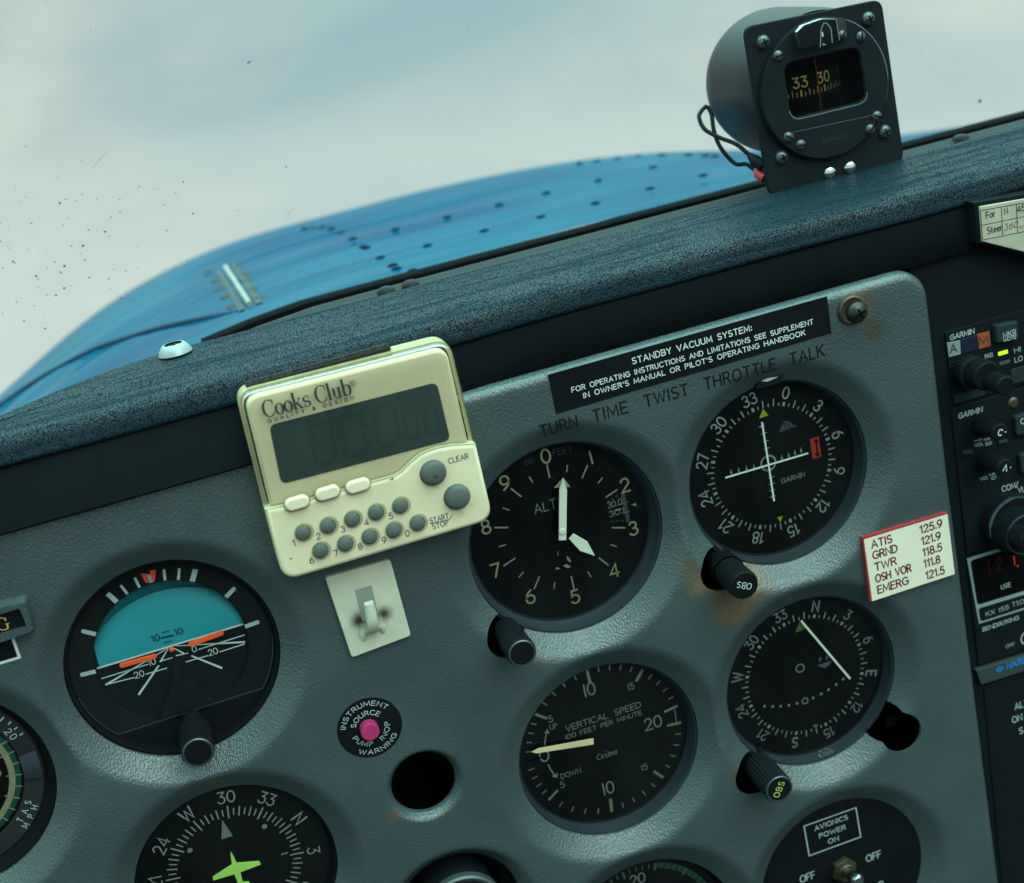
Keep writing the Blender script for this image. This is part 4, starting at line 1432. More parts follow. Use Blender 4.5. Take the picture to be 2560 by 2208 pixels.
# ---------------------------------------------------------- attitude indicator
Y = 9.0; c = (-159.8, -0.3)
Ai = crop(100, 1350, 2.96)
g = thing('attitude_indicator', 'attitude indicator with teal sky half and orange wing bars', 'flight instrument', (C_AI[0], 0, C_AI[1]))
b = MB()
b.lathe(C_AI[0], C_AI[1], [(41.5, 3.6), (40.2, 2.6), (39.4, 2.4), (38.9, 3.0), (38.7, 7.5)], 120)
b.build('bezel', M['black_matt'], g, angle=30)
rgm = MB(); rgm.lathe(c[0], c[1], [(39.4, 7.6), (37.5, 8.2), (29.4, Y), (29.0, Y + .6), (28.8, 15.5)], 120)
rgm.build('bank_ring', M['dial_black'], g, angle=25)
t = MB()
for a, r0, r1, w in ((-27.5, 29.7, 34.6, 1.9), (-18, 29.7, 34.1, 1.0), (-8.2, 29.7, 34.1, 1.0), (10.5, 29.7, 34.2, 1.0), (20, 29.7, 34.4, 1.05), (30, 29.7, 34.7, 2.0),
                     (58.2, 29.7, 34.0, 1.7), (87.0, 29.0, 34.0, 1.7), (-86.5, 29.0, 34.0, 1.7), (-56.5, 29.5, 34.2, 1.7)):
    tick(t, c, a, r0, r1, w, Y - .6)
    if abs(a) > 50:
        p = pol(c, r1, a); t.disc(p[0], p[1], w / 2, Y - .62, 16)
t.build('bank_marks', M['dimwhite'], g, smooth=False)
ri = MB()
ri.poly([Ai(x, y, Y - .8) for x, y in ((743, 250), (783, 250), (802, 318), (783, 318))], Y - .8)
ri.poly([Ai(x, y, Y - .8) for x, y in ((812, 228), (858, 222), (850, 300), (830, 306))], Y - .8)
ri.build('bank_index', M['redflag'], g, smooth=False)
wi = MB(); wi.poly([Ai(x, y, Y - .7) for x, y in ((785, 255), (815, 255), (845, 310), (810, 320))], Y - .7)
wi.build('bank_pointer', mat('pointer_grey', (.30, .30, .28), .6), g, smooth=False)
# back drum (upper, shade painted in darker teal) and front drum with the horizon
bd = MB(); bd.lathe(c[0], c[1], [(0.01, 19.5), (12, 19.2), (22, 18.2), (30, 16.5)], 72); bd.build('sky_backdrop', M['teal_shaded'], g, angle=80)
fd = MB()
HV = Ai(425, 950, 12)[1]
arcpts = []
cc = (c[0] + 1.0, c[1] - 16.5); RR = 39.6
for k in range(41):
    a = -46 + 92 * k / 40
    p = pol(cc, RR, a)
    arcpts.append(p)
rows = []
for k in range(9):
    t_ = k / 8.0
    rows.append([(p[0], 14.6 - 3.2 * sin(pi * min(1, (1 - t_) * .55 + .0)) if False else 12.2 + 3.0 * t_ ** 2, HV + (p[1] - HV) * t_) for p in arcpts])
fd.grid(rows)
drum = fd.build('horizon_drum', M['teal'], g, angle=80)
lw = MB(); lw.poly([(c[0] - 31, HV), (c[0] + 31, HV), (c[0] + 31, c[1] - 32), (c[0] - 31, c[1] - 32)], 12.4)
gdrum = lw.build('ground_drum', M['dial_black'], g, smooth=False)
hl = MB(); hl.ribbon([Ai(422, 951, 12.0), Ai(1506, 622, 12.0)], .75, 12.0)
L10 = lambda a, b, w=.42: hl.ribbon([Ai(*a, 12.0), Ai(*b, 12.0)], w, 12.02 + .02 * (len(hl.f) % 5))
L10((455, 1027), (800, 920)); L10((900, 895), (980, 872)); L10((1005, 858), (1095, 838)); L10((1172, 812), (1516, 703))
L10((490, 1070), (700, 1018)); L10((780, 995), (940, 948)); L10((1080, 903), (1245, 856)); L10((1328, 830), (1516, 770))
for a, b_, w in (((950, 800), (485, 1075), .8), ((948, 806), (890, 905), .7), ((880, 930), (730, 1148), .85), ((1000, 787), (1518, 757), .8), ((985, 800), (1065, 842), .6), ((1120, 858), (1348, 950), .85)):
    p, q = Ai(*a, 12), Ai(*b_, 12)
    hl.ribbon([p, q], [.25 if a[1] < 850 else w * .8, w], 12.12 + .02 * (len(hl.f) % 7))
hl.build('horizon_lines', M['white'], gdrum, smooth=False)
pn = MB()
for s_, x, y in (('10', 805, 932), ('20', 706, 1025), ('0', 1133, 832), ('20', 1253, 858)):
    q = Ai(x, y, 12); text(pn, s_, q[0], q[1], 2.5, 11.95, .13, 0, 'l', gap=.2)
pn.build('pitch_numerals', M['white'], gdrum, smooth=False)
pk = MB()
for s_, x, y in (('10', 833, 756), ('10', 1005, 707)):
    q = Ai(x, y, 12); text(pk, s_, q[0], q[1], 2.6, 11.9, .12, 0, 'l', gap=.22)
for a, b_, w in (((893, 726), (990, 704), .6), ((902, 688), (960, 670), .3), ((918, 761), (977, 744), .3)):
    pk.ribbon([Ai(*a, 12), Ai(*b_, 12)], w, 11.9)
pk.build('pitch_marks', M['print_black'], drum, smooth=False)
for pts in (((607, 928), (845, 862)), ((1117, 772), (1342, 690))):
    wb = MB()
    p, q = Ai(*pts[0], 6.5), Ai(*pts[1], 6.5)
    dx, dz = q[0] - p[0], q[1] - p[1]
    outl = rrect(p[0] - .9, -.9, p[0] + hypot(dx, dz) + .9, .9, .85)
    an = atan2(dz, dx)
    outl = [(p[0] + (u - p[0]) * cos(an) - v * sin(an), p[1] + (u - p[0]) * sin(an) + v * cos(an)) for u, v in outl]
    wb.prism(outl, 6.0, 7.0, .2, 2)
    wb.build('wing_bar', M['orange'], g)
ct = MB(); q = Ai(975, 812, 6.5); ct.lathe(q[0], q[1], [(.01, 5.9), (.7, 6.05), (1.05, 6.6)], 20); ct.build('centre_dot', M['orange'], g)
pd = MB()
pd.poly([Ai(x, y, 7.6) for x, y in ((985, 1050), (1100, 1020), (1312, 1195), (885, 1330))], 7.6)
pd.ribbon([Ai(982, 830, 7), Ai(1005, 900, 7), Ai(1020, 1040, 7)], [.5, 1.2, 3.2], 7.3)
pd.build('pedestal', mat('pedestal_black', (.009, .0125, .014), .6, spec=.05), g, smooth=False)
gl_ = [pol(c, 38.0, a) for a in range(-132, 133, 4)]
mk = MB(); mk.poly([pol(c, 38.6, a) for a in range(134, 227, 3)], 7.2)
mk.build('lower_mask', M['black_matt'], g, smooth=False)
ed = MB(); ed.ribbon([pol(c, 38.2, a) for a in range(98, 133, 3)] + [pol(c, 38.2, a) for a in range(228, 262, 3)], .22, 7.0)
ed.build('glass_edge', M['faint'], g, smooth=False)
gg = MB(); gg.poly(gl_, 5.4); gg.build('dial_glass', M['glass'], g, smooth=False)
kp = Ai(1170, 1576, -20)
knob(g, kp[0], kp[1], -1, -20, 6.3, 46, .18, flare=.06, rim='screw', m='black_matt', stem=(4.5, 7))

# ---------------------------------------------------------- heading indicator
Y = 9.0; c = (-161.25, -98.9)
Dg = crop(300, 1900, 3.453)
g = gauge('heading_indicator', 'heading indicator with a lime green aeroplane symbol', C_DG, 40.3, c, Y, 38.8, wall=('black_matt', 38.8))
t, n = MB(), MB()
LB = ['N', '3', '6', 'E', '12', '15', 'S', '21', '24', 'W', '30', '33']
for k in range(72):
    a = 68.2 + 5 * k
    if k % 6 == 0: tick(t, c, a, 22.1, 27.8, .62, Y - .06)
    elif k % 2 == 0: tick(t, c, a, 22.9, 27.2, .55, Y - .06)
    else: tick(t, c, a, 23.5, 26.5, .5, Y - .06)
for k in range(12):
    p = pol(c, 31.8, 68.2 + 30 * k)
    text(n, LB[k], p[0], p[1], 5.2 if LB[k].isalpha() else 4.9, Y - .06, .16 if LB[k].isalpha() else .12, 68.2 + 30 * k, 'm', gap=.22, flat3=True, xs=.95)
t.build('tick_marks', M['white'], g, smooth=False)
n.build('numerals', M['white'], g, smooth=False)
ms = MB()
ms.poly([Dg(x, y, 7.6) for x, y in ((882, 517), (875, 685), (973, 655))], 7.6)
for x, y in ((1248, 575), (603, 782)):
    p = Dg(x, y, 7.6); ms.disc(p[0], p[1], 1.1, 7.6, 24)
ms.ribbon([Dg(1391, 816, 7.6), Dg(1450, 800, 7.6)], .75, 7.6)
ms.build('fixed_marks', M['dimwhite'], g, smooth=False)
pl = MB()
half = [(0, 8.6), (.55, 6.2), (.95, 2.6), (9.6, 0.0), (9.9, -1.6), (1.3, -2.0), (.95, -6.6), (3.4, -7.6), (3.5, -9.0), (.6, -9.2), (0, -9.8)]
pl.prism([(c[0] - x, c[1] + y) for x, y in half] + [(c[0] + x, c[1] + y) for x, y in reversed(half[1:-1])], 6.6, 7.2, .1, 2)
pl.build('aeroplane_symbol', M['green'], g, smooth=False)

# ---------------------------------------------------------- airspeed indicator (cut by the frame)
Y = 9.0; c = (-254.6, -25.0)
g = gauge('airspeed_indicator', 'airspeed dial with cream and green arcs, cut off at the left', C_ASI, 41.0, c, Y, 39.0, wall=('black_matt', 37.0), glass=True)
B = crop(0, 1750, 624 / 160)
oR = hypot(B(150, 800, Y)[0] - c[0], B(150, 800, Y)[1] - c[1])
def arcband(mb, r0, r1, a0, a1, y, n=60):
    for i in range(n):
        p = [pol(c, r, a0 + (a1 - a0) * t / n) for t in (i, i + 1) for r in (r0, r1)]
        mb.add([(p[0][0], y, p[0][1]), (p[1][0], y, p[1][1]), (p[3][0], y, p[3][1]), (p[2][0], y, p[2][1])], [(0, 1, 3, 2)] if False else [(0, 1, 2, 3)])
ab = MB(); arcband(ab, 24.0, 26.3, 10, 175, Y - .06); ab.build('white_arc', M['cream'], g, smooth=False)
ab = MB(); arcband(ab, 26.3, 28.4, 62, 150, Y - .06); ab.build('green_arc', M['arc_green'], g, smooth=False)
tk = MB()
for k in range(16):
    a = 30 + 10.2 * k
    tick(tk, c, a, 23.0 if k % 2 else 25.5, 28.8, .5, Y - .12)
tk.build('tick_marks', M['cream'], g, smooth=False)
tr_ = MB(); tr_.lathe(c[0], c[1], [(29.4, 7.6), (29.8, 7.2), (36.6, 7.0), (37.2, 7.6)], 120)
trim = tr_.build('true_airspeed_ring', mat('ring_black', (.014, .019, .021), .45), g, angle=25)
tt = MB()
for k in range(12):
    a = 14 + 5.2 * k
    tick(tt, c, a, 34.4 if k % 4 else 33.6, 35.8, .55, 6.9)
p = pol(c, 32.3, 41); text(tt, '15', p[0], p[1], 2.6, 6.9, .13, 41, 'm')
p = pol(c, 32.3, 67.0); text(tt, '20', p[0], p[1], 2.6, 6.9, .13, 67, 'm', gap=.5)
for s_, a, r in (('S', 122, 32.0), ('A', 129, 32.0), ('T', 136, 32.0), ('H', 124.5, 34.9), ('P', 131, 34.9), ('M', 138, 34.9)):
    p = pol(c, r, a); text(tt, s_, p[0], p[1], 2.2, 6.9, .14, a + 180, 'm')
tt.build('lettering', M['dimwhite'], trim, smooth=False)
tb = MB()
rows = []
for k in range(9):
    a = 84 + 19 * k / 8
    lift = 1.1 + .9 * sin(pi * k / 8)
    rows.append([(*pol(c, 29.8, a), lift), (*pol(c, 36.4, a), lift)])
tb.add([(q[0], 7.0 - q[2], q[1]) for r in rows for q in r], [(2 * k, 2 * k + 1, 2 * k + 3, 2 * k + 2) for k in range(8)])
tb.build('ring_tab', M['bezel'], trim)
p = pol(c, 20.2, 96.5); an = MB(); text(an, '0', p[0], p[1], 2.9, Y - .06, .16, 0, 'm', xs=1.2)
an.build('numerals', M['cream'], g, smooth=False)

# ---------------------------------------------------------- tachometer (top only)
Y = 9.0; c = (0.3, -198.4)
g = gauge('tachometer', 'bottom dial with green arc of ticks, cut by the lower edge', C_TACH, 41.0, c, Y, 39.0, wall=('black_matt', 39.0))
t = MB()
for k in range(40):
    a = -60 + 5.2 * k
    tick(t, c, a, 32.4 if k % 5 else 31.0, 34.8, .5 if k % 5 else .9, Y - .08)
t.build('tick_marks', mat('tach_ticks', (.10, .22, .17), .6), g, smooth=False)
ab = MB(); arcband(ab, 32.2, 35.0, 16, 70, Y - .04); ab.build('green_arc', mat('dull_green', (.012, .07, .05), .6), g, smooth=False)
n = MB(); p = pol(c, 28.4, 0)
text(n, '20', p[0] + 1.2, p[1], 4.8, Y - .06, .13, 2, 'm', gap=.2)
n.build('numerals', M['dimwhite'], g, smooth=False)

# ---------------------------------------------------------- avionics switch plate
SW = crop(1850, 1900, 3.453)
g = thing('switch_plate', 'round black plate with avionics power toggle switch', 'switch', (C_SW[0], 0, C_SW[1]))
b = MB(); b.lathe(C_SW[0], C_SW[1], [(0.01, 1.4), (39.0, 1.4), (41.5, 1.7)], 96); b.build('plate', M['black_matt'], g)
l = MB()
l.ribbon([SW(555, 575, 1), SW(1003, 415, 1), SW(1045, 667, 1), SW(600, 830, 1)], .55, 1.25, closed=True)
for s_, p, q in (('AVIONICS', (652, 614), (935, 528)), ('POWER', (690, 680), (915, 607)), ('ON', (768, 727), (855, 700))):
    a, b_ = SW(*p, 1), SW(*q, 1); text(l, s_, a[0], a[1], 2.3, 1.25, .17, 0, 'l', fit=b_[0] - a[0], gap=.26)
for p, q in (((1097, 885), (1222, 848)), ((527, 1064), (652, 1030))):
    a, b_ = SW(*p, 1), SW(*q, 1)
    text(l, 'OFF', a[0], a[1], 3.5, 1.25, .14, 0, 'l', fit=b_[0] - a[0])
a = SW(1190, 1064, 1); text(l, '2', a[0] + .4, a[1] - 3.6, 3.8, 1.25, .14)
l.build('lettering', M['dimwhite'], g, smooth=False)
hx = MB(); q = SW(900, 950, 0)
hx.prism([pol(q, 6.2, 90 - 60 * k - 15) for k in range(6)], -1.2, 1.4, .3, 2)
nut = hx.build('nut', M['brass'], g, smooth=False)
bu = MB(); bu.lathe(q[0], q[1], [(2.6, -3.0), (3.9, -3.2), (4.3, -2.8), (4.3, -1)], 36); bu.build('bushing', M['brass'], g)
tipu, tipv = SW(1018, 1042, -22)
bt = MB()
bt.tube([(q[0], -1.0, q[1]), (q[0] + (tipu - q[0]) * .45, -10, q[1] + (tipv - q[1]) * .45), (q[0] + (tipu - q[0]) * .9, -20, q[1] + (tipv - q[1]) * .9), (tipu, -21.6, tipv), (tipu, -22.4, tipv)],
        [2.1, 2.5, 3.1, 2.8, 1.6], 28)
bt.build('toggle', M['steel'], g, angle=60)

# ---------------------------------------------------------- control column boss at the bottom edge
g = thing('control_column', 'black control column collar in a round hole at the bottom edge', 'control column', (C_YOKE[0], 0, C_YOKE[1]))
b = MB(); b.lathe(C_YOKE[0], C_YOKE[1], [(28.5, 5.5), (24, 7), (20, 12), (18.8, 20)], 72); b.build('boot', M['black_matt'], g)
q = crop(900, 1900, 2.072)(510, 650, -8)
b = MB(); b.lathe(q[0], q[1] - 13.5, [(0.01, -8), (14.6, -8), (15.5, -7.4), (16, -6), (16, 18)], 72); b.build('shaft', M['black'], g)
b = MB(); b.lathe(q[0], q[1] - 13.5, [(15.0, -8.3), (16.2, -8.6), (17.0, -7.8), (17.2, -5), (16.2, -4.6)], 72); b.build('collar', mat('worn_collar', (.09, .13, .13), .5, metal=.6), g)

# ================================================================== things fixed to the panel
# round warning label with pink lens
K = crop(780, 1350, 1000 / 480)
g = thing('warning_light', 'pink warning lens in a round black lettered label', 'warning light', (-95, -6, -53))
LY = PANEL_Y - .25
lc = ((K(125, 990, LY)[0] + K(473, 960, LY)[0]) / 2, (K(305, 820, LY)[1] + K(280, 1140, LY)[1]) / 2)
b = MB(); b.lathe(lc[0], lc[1], [(0.01, LY), (12.85, LY), (13.0, LY + .2)], 72); b.build('label_disc', M['label_black'], g, smooth=False)
l = MB()
text_arc(l, 'INSTRUMENT', lc[0], lc[1], 10.6, -10, 1.9, LY - .1, .16, span=128)
text_arc(l, 'SOURCE', lc[0], lc[1], 6.6, -10, 1.9, LY - .1, .16, span=118)
text_arc(l, 'PUMP', lc[0], lc[1], 7.0, 219, 1.9, LY - .1, .16, inward=True, span=70)
text_arc(l, 'INOP', lc[0], lc[1], 7.0, 121, 1.9, LY - .1, .16, inward=True, span=66)
text_arc(l, 'WARNING', lc[0], lc[1], 10.6, 170, 1.9, LY - .1, .16, inward=True, span=94)
l.build('lettering', M['dimwhite'], g, smooth=False)
q = K(305, 1004, -9.5)
b = MB(); b.lathe(q[0], q[1], [(0.01, -9.3), (3.4, -9.25), (3.7, -8.9), (3.72, LY)], 40); b.build('lens', M['pink'], g)

# placard
g = thing('placard', 'long black placard with three lines of white writing', 'placard', (65, -6, 61))
PY = PANEL_Y - .3
qd = [PL(180, 708, PY), PL(1552, 305, PY), PL(1530, 122, PY), PL(140, 513, PY)]
b = MB(); b.prism(qd, PY, PANEL_Y + .2, .05, 1); b.build('plate', M['label_black'], g, smooth=False)
l = MB()
for s_, p, q, h in (('STANDBY VACUUM SYSTEM:', (562, 458), (1155, 292), 2.35), ('FOR OPERATING INSTRUCTIONS AND LIMITATIONS SEE SUPPLEMENT', (260, 600), (1460, 259), 1.95), ("IN OWNER'S MANUAL OR PILOT'S OPERATING HANDBOOK", (318, 628), (1420, 313), 1.95)):
    a, e = PL(*p, PY), PL(*q, PY)
    text(l, s_, a[0], (a[1] + e[1]) / 2, h, PY - .08, .175, 0, 'l', fit=e[0] - a[0], gap=.26)
l.build('lettering', M['label_white'], g, smooth=False)

# radio frequency card
Fq = crop(2100, 1250, 2072 / 360)
g = thing('frequency_card', 'white card with red edges listing five radio frequencies', 'card', (145, -7, -53))
CY = PANEL_Y - 2.2
q4 = [Fq(465, 1458, CY), Fq(1652, 1066, CY), Fq(1548, 205, CY), Fq(345, 572, CY)]
b = MB(); b.prism(q4, CY, PANEL_Y, 0.0); b.build('card', M['card'], g, smooth=False)
e_ = MB()
o4 = [Fq(325, 548, CY), Fq(1548, 183, CY)]
n_ = 26
up_, dn_ = [], []
for i in range(n_ + 1):
    t = i / n_
    dn_.append((q4[3][0] + (q4[2][0] - q4[3][0]) * t - .35 * (1 - t), q4[3][1] + (q4[2][1] - q4[3][1]) * t))
    up_.append((o4[0][0] + (o4[1][0] - o4[0][0]) * t, o4[0][1] + (o4[1][1] - o4[0][1]) * t + random.uniform(-.12, .14)))
e_.prism(dn_ + list(reversed(up_)), CY + .1, PANEL_Y, 0)
lft = [Fq(325, 560, CY), Fq(440, 1460, CY), Fq(465, 1458, CY), Fq(347, 572, CY)]
e_.prism(lft, CY + .1, PANEL_Y, 0)
e_.build('red_edge', M['card_red'], g, smooth=False)
l = MB()
H_ = 3.4
for s_, p, q, s2, p2, q2 in (('ATIS', (460, 690), (748, 610), '125.9', (1158, 478), (1470, 388)), ('GRND', (480, 850), (825, 745), '121.9', (1180, 642), (1447, 566)), ('TWR', (510, 1010), (812, 930), '118.5', (1200, 806), (1466, 728)),
                             ('OSH VOR', (520, 1178), (1023, 1032), '111.8', (1216, 970), (1440, 900)), ('EMERG', (550, 1345), (985, 1205), '121.5', (1243, 1135), (1503, 1062))):
    for st, pa, pb in ((s_, p, q), (s2, p2, q2)):
        a, e = Fq(*pa, CY), Fq(*pb, CY)
        text(l, st, a[0], (a[1] + e[1]) / 2, H_, CY - .08, .19, 0, 'l', fit=e[0] - a[0], gap=.22)
l.build('lettering', M['maroon'], g, smooth=False)

# adhesive hook
g = thing('adhesive_hook', 'white plastic stick-on hook below the kitchen timer', 'hook', (-83, -6, -2))
HY = PANEL_Y - 2.0
q4 = [full(712, 1332, HY), full(832, 1287, HY), full(790, 1133, HY), full(658, 1170, HY)]
hm, nt, bb = new_mat('grimy_hook_plastic')
def hook_mat():
    N, L = nt.nodes.new, nt.links.new
    tc = N('ShaderNodeTexCoord'); no = N('ShaderNodeTexNoise'); no.inputs['Scale'].default_value = 90; no.inputs['Detail'].default_value = 5
    L(tc.outputs['Object'], no.inputs['Vector'])
    r = N('ShaderNodeValToRGB'); r.color_ramp.elements[0].position = .3; r.color_ramp.elements[0].color = (.50, .58, .44, 1)
    r.color_ramp.elements[1].position = .7; r.color_ramp.elements[1].color = (.62, .69, .53, 1)
    L(no.outputs['Fac'], r.inputs[0]); col = r.outputs[0]
    for u, v, rad in ((K(245, 420, HY)[0], K(245, 420, HY)[1], 4.4), (K(375, 385, HY)[0], K(375, 385, HY)[1], 4.4)):
        vd = N('ShaderNodeVectorMath'); vd.operation = 'DISTANCE'; vd.inputs[1].default_value = (u * MM, HY * MM, v * MM); L(tc.outputs['Object'], vd.inputs[0])
        ad = N('ShaderNodeMath'); ad.operation = 'MULTIPLY_ADD'; ad.inputs[1].default_value = rad * MM * .9; L(no.outputs['Fac'], ad.inputs[0]); L(vd.outputs['Value'], ad.inputs[2])
        mr = N('ShaderNodeMapRange'); mr.interpolation_type = 'SMOOTHSTEP'; mr.inputs['From Min'].default_value = rad * 1.6 * MM; mr.inputs['From Max'].default_value = rad * .5 * MM; mr.inputs['To Max'].default_value = .97
        L(ad.outputs[0], mr.inputs[0])
        mx = N('ShaderNodeMix'); mx.data_type = 'RGBA'; mx.inputs[7].default_value = (.030, .020, .010, 1); L(mr.outputs[0], mx.inputs[0]); L(col, mx.inputs[6]); col = mx.outputs[2]
    L(col, bb.inputs['Base Color']); bb.inputs['Roughness'].default_value = .42
hook_mat()
outl = rquad(q4, 1.3, 4)
sl = [K(262, 424, HY), K(347, 398, HY), K(310, 236, HY), K(222, 262, HY)]
b = MB(); b.prism(outl, HY, PANEL_Y + .1, .45, 3); b.build('plate', hm, g, angle=50)
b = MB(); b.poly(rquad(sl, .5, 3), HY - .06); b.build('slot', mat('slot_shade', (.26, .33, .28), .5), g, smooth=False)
hk = MB()
# tongue: springs from the foot of the plate, curls outward and up
p0 = K(312, 470, HY); p1 = K(296, 330, HY - 7)
rows = []
for i in range(13):
    t = i / 12.0
    cu = p0[0] + (p1[0] - p0[0]) * t
    cv = p0[1] - 1.6 * sin(pi * min(1, t * 1.4)) * (1 - t) + (p1[1] - p0[1]) * t ** 1.25
    yy = HY + .3 - 7.4 * sin(pi / 2 * min(1, t * 1.5))
    w = 3.0 - 1.1 * t
    th = 1.5 - .5 * t
    rows.append([(cu - w, yy + .4, cv), (cu - w + .5, yy - th * .6, cv - .2), (cu, yy - th, cv - .3), (cu + w - .5, yy - th * .6, cv - .2), (cu + w, yy + .4, cv), (cu + w - .4, yy + th, cv + .5), (cu - w + .4, yy + th, cv + .5), (cu - w, yy + .4, cv)])
hk.grid(rows)
hk.add(rows[-1][:7], [tuple(range(7))])
hk.build('hook_tongue', hm, g, angle=50)
fl_ = MB()
for x0, y0, x1, y1 in ((262, 430, 268, 520), (352, 395, 372, 480)):
    a, e = K(x0, y0, HY), K(x1, y1, HY)
    fl_.tube([(a[0], HY + .4, a[1]), ((a[0] + e[0]) / 2, HY - .5, (a[1] + e[1]) / 2), (e[0], HY + .5, e[1])], [1.0, 1.9, 1.0], 12)
fl_.build('gusset', hm, g, angle=60)

# name plate frame at the left edge, sticker beneath it
B2 = crop(0, 1480, 1625 / 200)
g = thing('name_plate', 'grey framed black name plate with a gold letter at the left edge', 'name plate', (-215, -8, 38))
o_ = [B2(-420, 1180, -9.5), B2(680, 790, -9.5), B2(520, 200, -9.5), B2(-420, 430, -9.5)]
i_ = [B2(-420, 1010, -9.5), B2(548, 712, -9.5), B2(395, 335, -9.5), B2(-420, 590, -9.5)]
oo, ii = rquad(o_, 1.6, 5), rquad(i_, .8, 5)
ob = rquad([B2(-440, 1190, -5), B2(735, 790, -5), B2(560, 40, -5), B2(-440, 280, -5)], 1.8, 5)
b = MB(); n_ = len(oo)
b.add([(p[0], -9.5, p[1]) for p in oo] + [(p[0], -9.5, p[1]) for p in ii] + [(p[0], -5, p[1]) for p in ob] + [(p[0], -7.5, p[1]) for p in ii],
      [f for i in range(n_) for j in ((i + 1) % n_,) for f in ((i, j, n_ + j, n_ + i), (i, 2 * n_ + i, 2 * n_ + j, j), (n_ + i, n_ + j, 3 * n_ + j, 3 * n_ + i))])
b.build('frame', M['panel'], g, angle=40)
b = MB(); b.poly(inset(ii, -.3), -7.6); b.build('insert', M['label_black'], g, smooth=False)
l = MB()
gc = [B2(*q, -7.7) for q in ((122, 585), (95, 545), (40, 525), (-30, 535), (-80, 600), (-75, 680), (-30, 750), (50, 775), (120, 765), (165, 735))]
l.ribbon(gc, [.35, .25, .3, .5, .65, .65, .4, .25, .3, .3], -7.7)
l.ribbon([B2(150, 655, -7.7), B2(162, 740, -7.7)], .5, -7.72); l.ribbon([B2(110, 655, -7.7), B2(190, 633, -7.7)], .22, -7.74); l.ribbon([B2(112, 590, -7.7), B2(100, 520, -7.7)], .3, -7.74)
l.build('lettering', M['gold'], g, smooth=False)
g = thing('sticker', 'black sticker with a white border at the left edge', 'sticker', (-216, -6, 22))
SY = PANEL_Y - .15
c1, c2 = B2(432, 1345, SY), B2(270, 965, SY)
b = MB(); b.prism([(-245, c1[1]), c1, (c1[0], c1[1] + 11), (-245, c1[1] + 11)], SY, PANEL_Y + .1, 0); b.build('border', M['label_white'], g, smooth=False)
b = MB(); b.prism([(-244, c1[1] + 1.0), (c1[0] - 1.0, c1[1] + 1.0), (c1[0] - 1.0, c1[1] + 11), (-244, c1[1] + 11)], SY - .08, PANEL_Y + .1, 0); b.build('field', M['label_black'], g, smooth=False)

# ================================================================== kitchen timer
T = crop(550, 820, 2.707)
g = thing('kitchen_timer', 'yellowed beige digital kitchen timer with blank display and grey keys', 'kitchen timer', (-72, -12, 60))
TF = -18.0
# body outline, counter-clockwise from bottom left
def body_outline(ins=0.0, r0=6.5):
    q = [(-112.6 + ins, 25.2 + ins * .9), (-30.9 - ins, 25.0 + ins), (-31.4 - ins, 96.6 - ins), (-110.7 + ins, 98.0 - ins)]
    return rquad(q, r0 - ins * .6, 7)
SPL = [(-113.2, 54.3), (-104.8, 53.6), (-95.7, 53.2), (-88.7, 53.2), (-77.4, 53.0), (-72.1, 53.0), (-63.4, 52.9), (-60.5, 53.8), (-57, 56.0), (-53, 57.9), (-49.5, 58.6), (-45.7, 58.8), (-40.1, 58.2), (-35, 57.0), (-30.3, 55.9)]
def clip_below(x): 
    for i in range(len(SPL) - 1):
        if x <= SPL[i + 1][0]:
            t = (x - SPL[i][0]) / (SPL[i + 1][0] - SPL[i][0]); return SPL[i][1] * (1 - t) + SPL[i + 1][1] * t
    return SPL[-1][1]
bo = body_outline()
low_part = [p for p in bo if p[1] < 50]
# lower half keeps its order: starts at the lower right corner
ix0 = max(range(len(bo)), key=lambda i: (bo[i][0] if bo[i][1] < 50 else -1e9))
lowers = sorted([p for p in bo if p[1] < 40], key=lambda p: atan2(p[1] - 54, p[0] + 71))
lower_outline = lowers + [(-31.1, SPL[-1][1])] + list(reversed(SPL[1:-1])) + [(-112.0, SPL[0][1])]
b = MB(); b.prism(lower_outline, TF, -4, 1.6, 4); b.build('lower_case', M['beige'], g, angle=40)
# upper case sits deeper, under the clear cover
uppers = [p for p in body_outline(2.2, 6.5) if p[1] > 60]
ups = sorted(uppers, key=lambda p: atan2(p[1] - 54, p[0] + 71))
upper_outline = [(-109.9, SPL[0][1] - .3)] + [(x, y - .25) for x, y in SPL[1:-1]] + [(-33.6, SPL[-1][1] - .3)] + ups
LCD = [T(415, 1055, TF + 2.2), T(1558, 757, TF + 2.2), T(1465, 366, TF + 2.2), T(332, 656, TF + 2.2)]
b = MB(); b.prism(upper_outline, TF + 2.0, -4, 1.2, 3); b.build('upper_case', M['beige_dark'], g, angle=40)
# outer back shell visible as a rim round the clear cover
rim_o = [p for p in body_outline(0) if p[1] > 60]; rim_i = [p for p in body_outline(1.5) if p[1] > 60]
ro = [(-112.0, 54)] + sorted(rim_o, key=lambda p: -atan2(p[1] - 54, p[0] + 71)) + [(-31.1, 56)]
rin = [(-110.4, 54)] + sorted(rim_i, key=lambda p: -atan2(p[1] - 54, p[0] + 71)) + [(-32.6, 56)]
b = MB(); k_ = min(len(ro), len(rin))
b.add([(p[0], TF + 5.5, p[1]) for p in ro] + [(p[0], TF + 5.5, p[1]) for p in rin] + [(p[0], -4, p[1]) for p in ro], [f for i in range(k_ - 1) for f in ((i, i + 1, k_ + i + 1, k_ + i), (i, 2 * k_ + i, 2 * k_ + i + 1, i + 1))])
b.build('rim', M['beige_rim'], g, angle=40)
cv = [(-111.9, SPL[0][1])] + [(x, y) for x, y in SPL[1:-1]] + [(-31.2, SPL[-1][1])] + sorted([p for p in body_outline(.3) if p[1] > 60], key=lambda p: atan2(p[1] - 54, p[0] + 71))
b = MB(); b.prism(cv, TF - .1, TF + 5.4, 2.2, 5); b.build('clear_cover', M['clear'], g, angle=40)
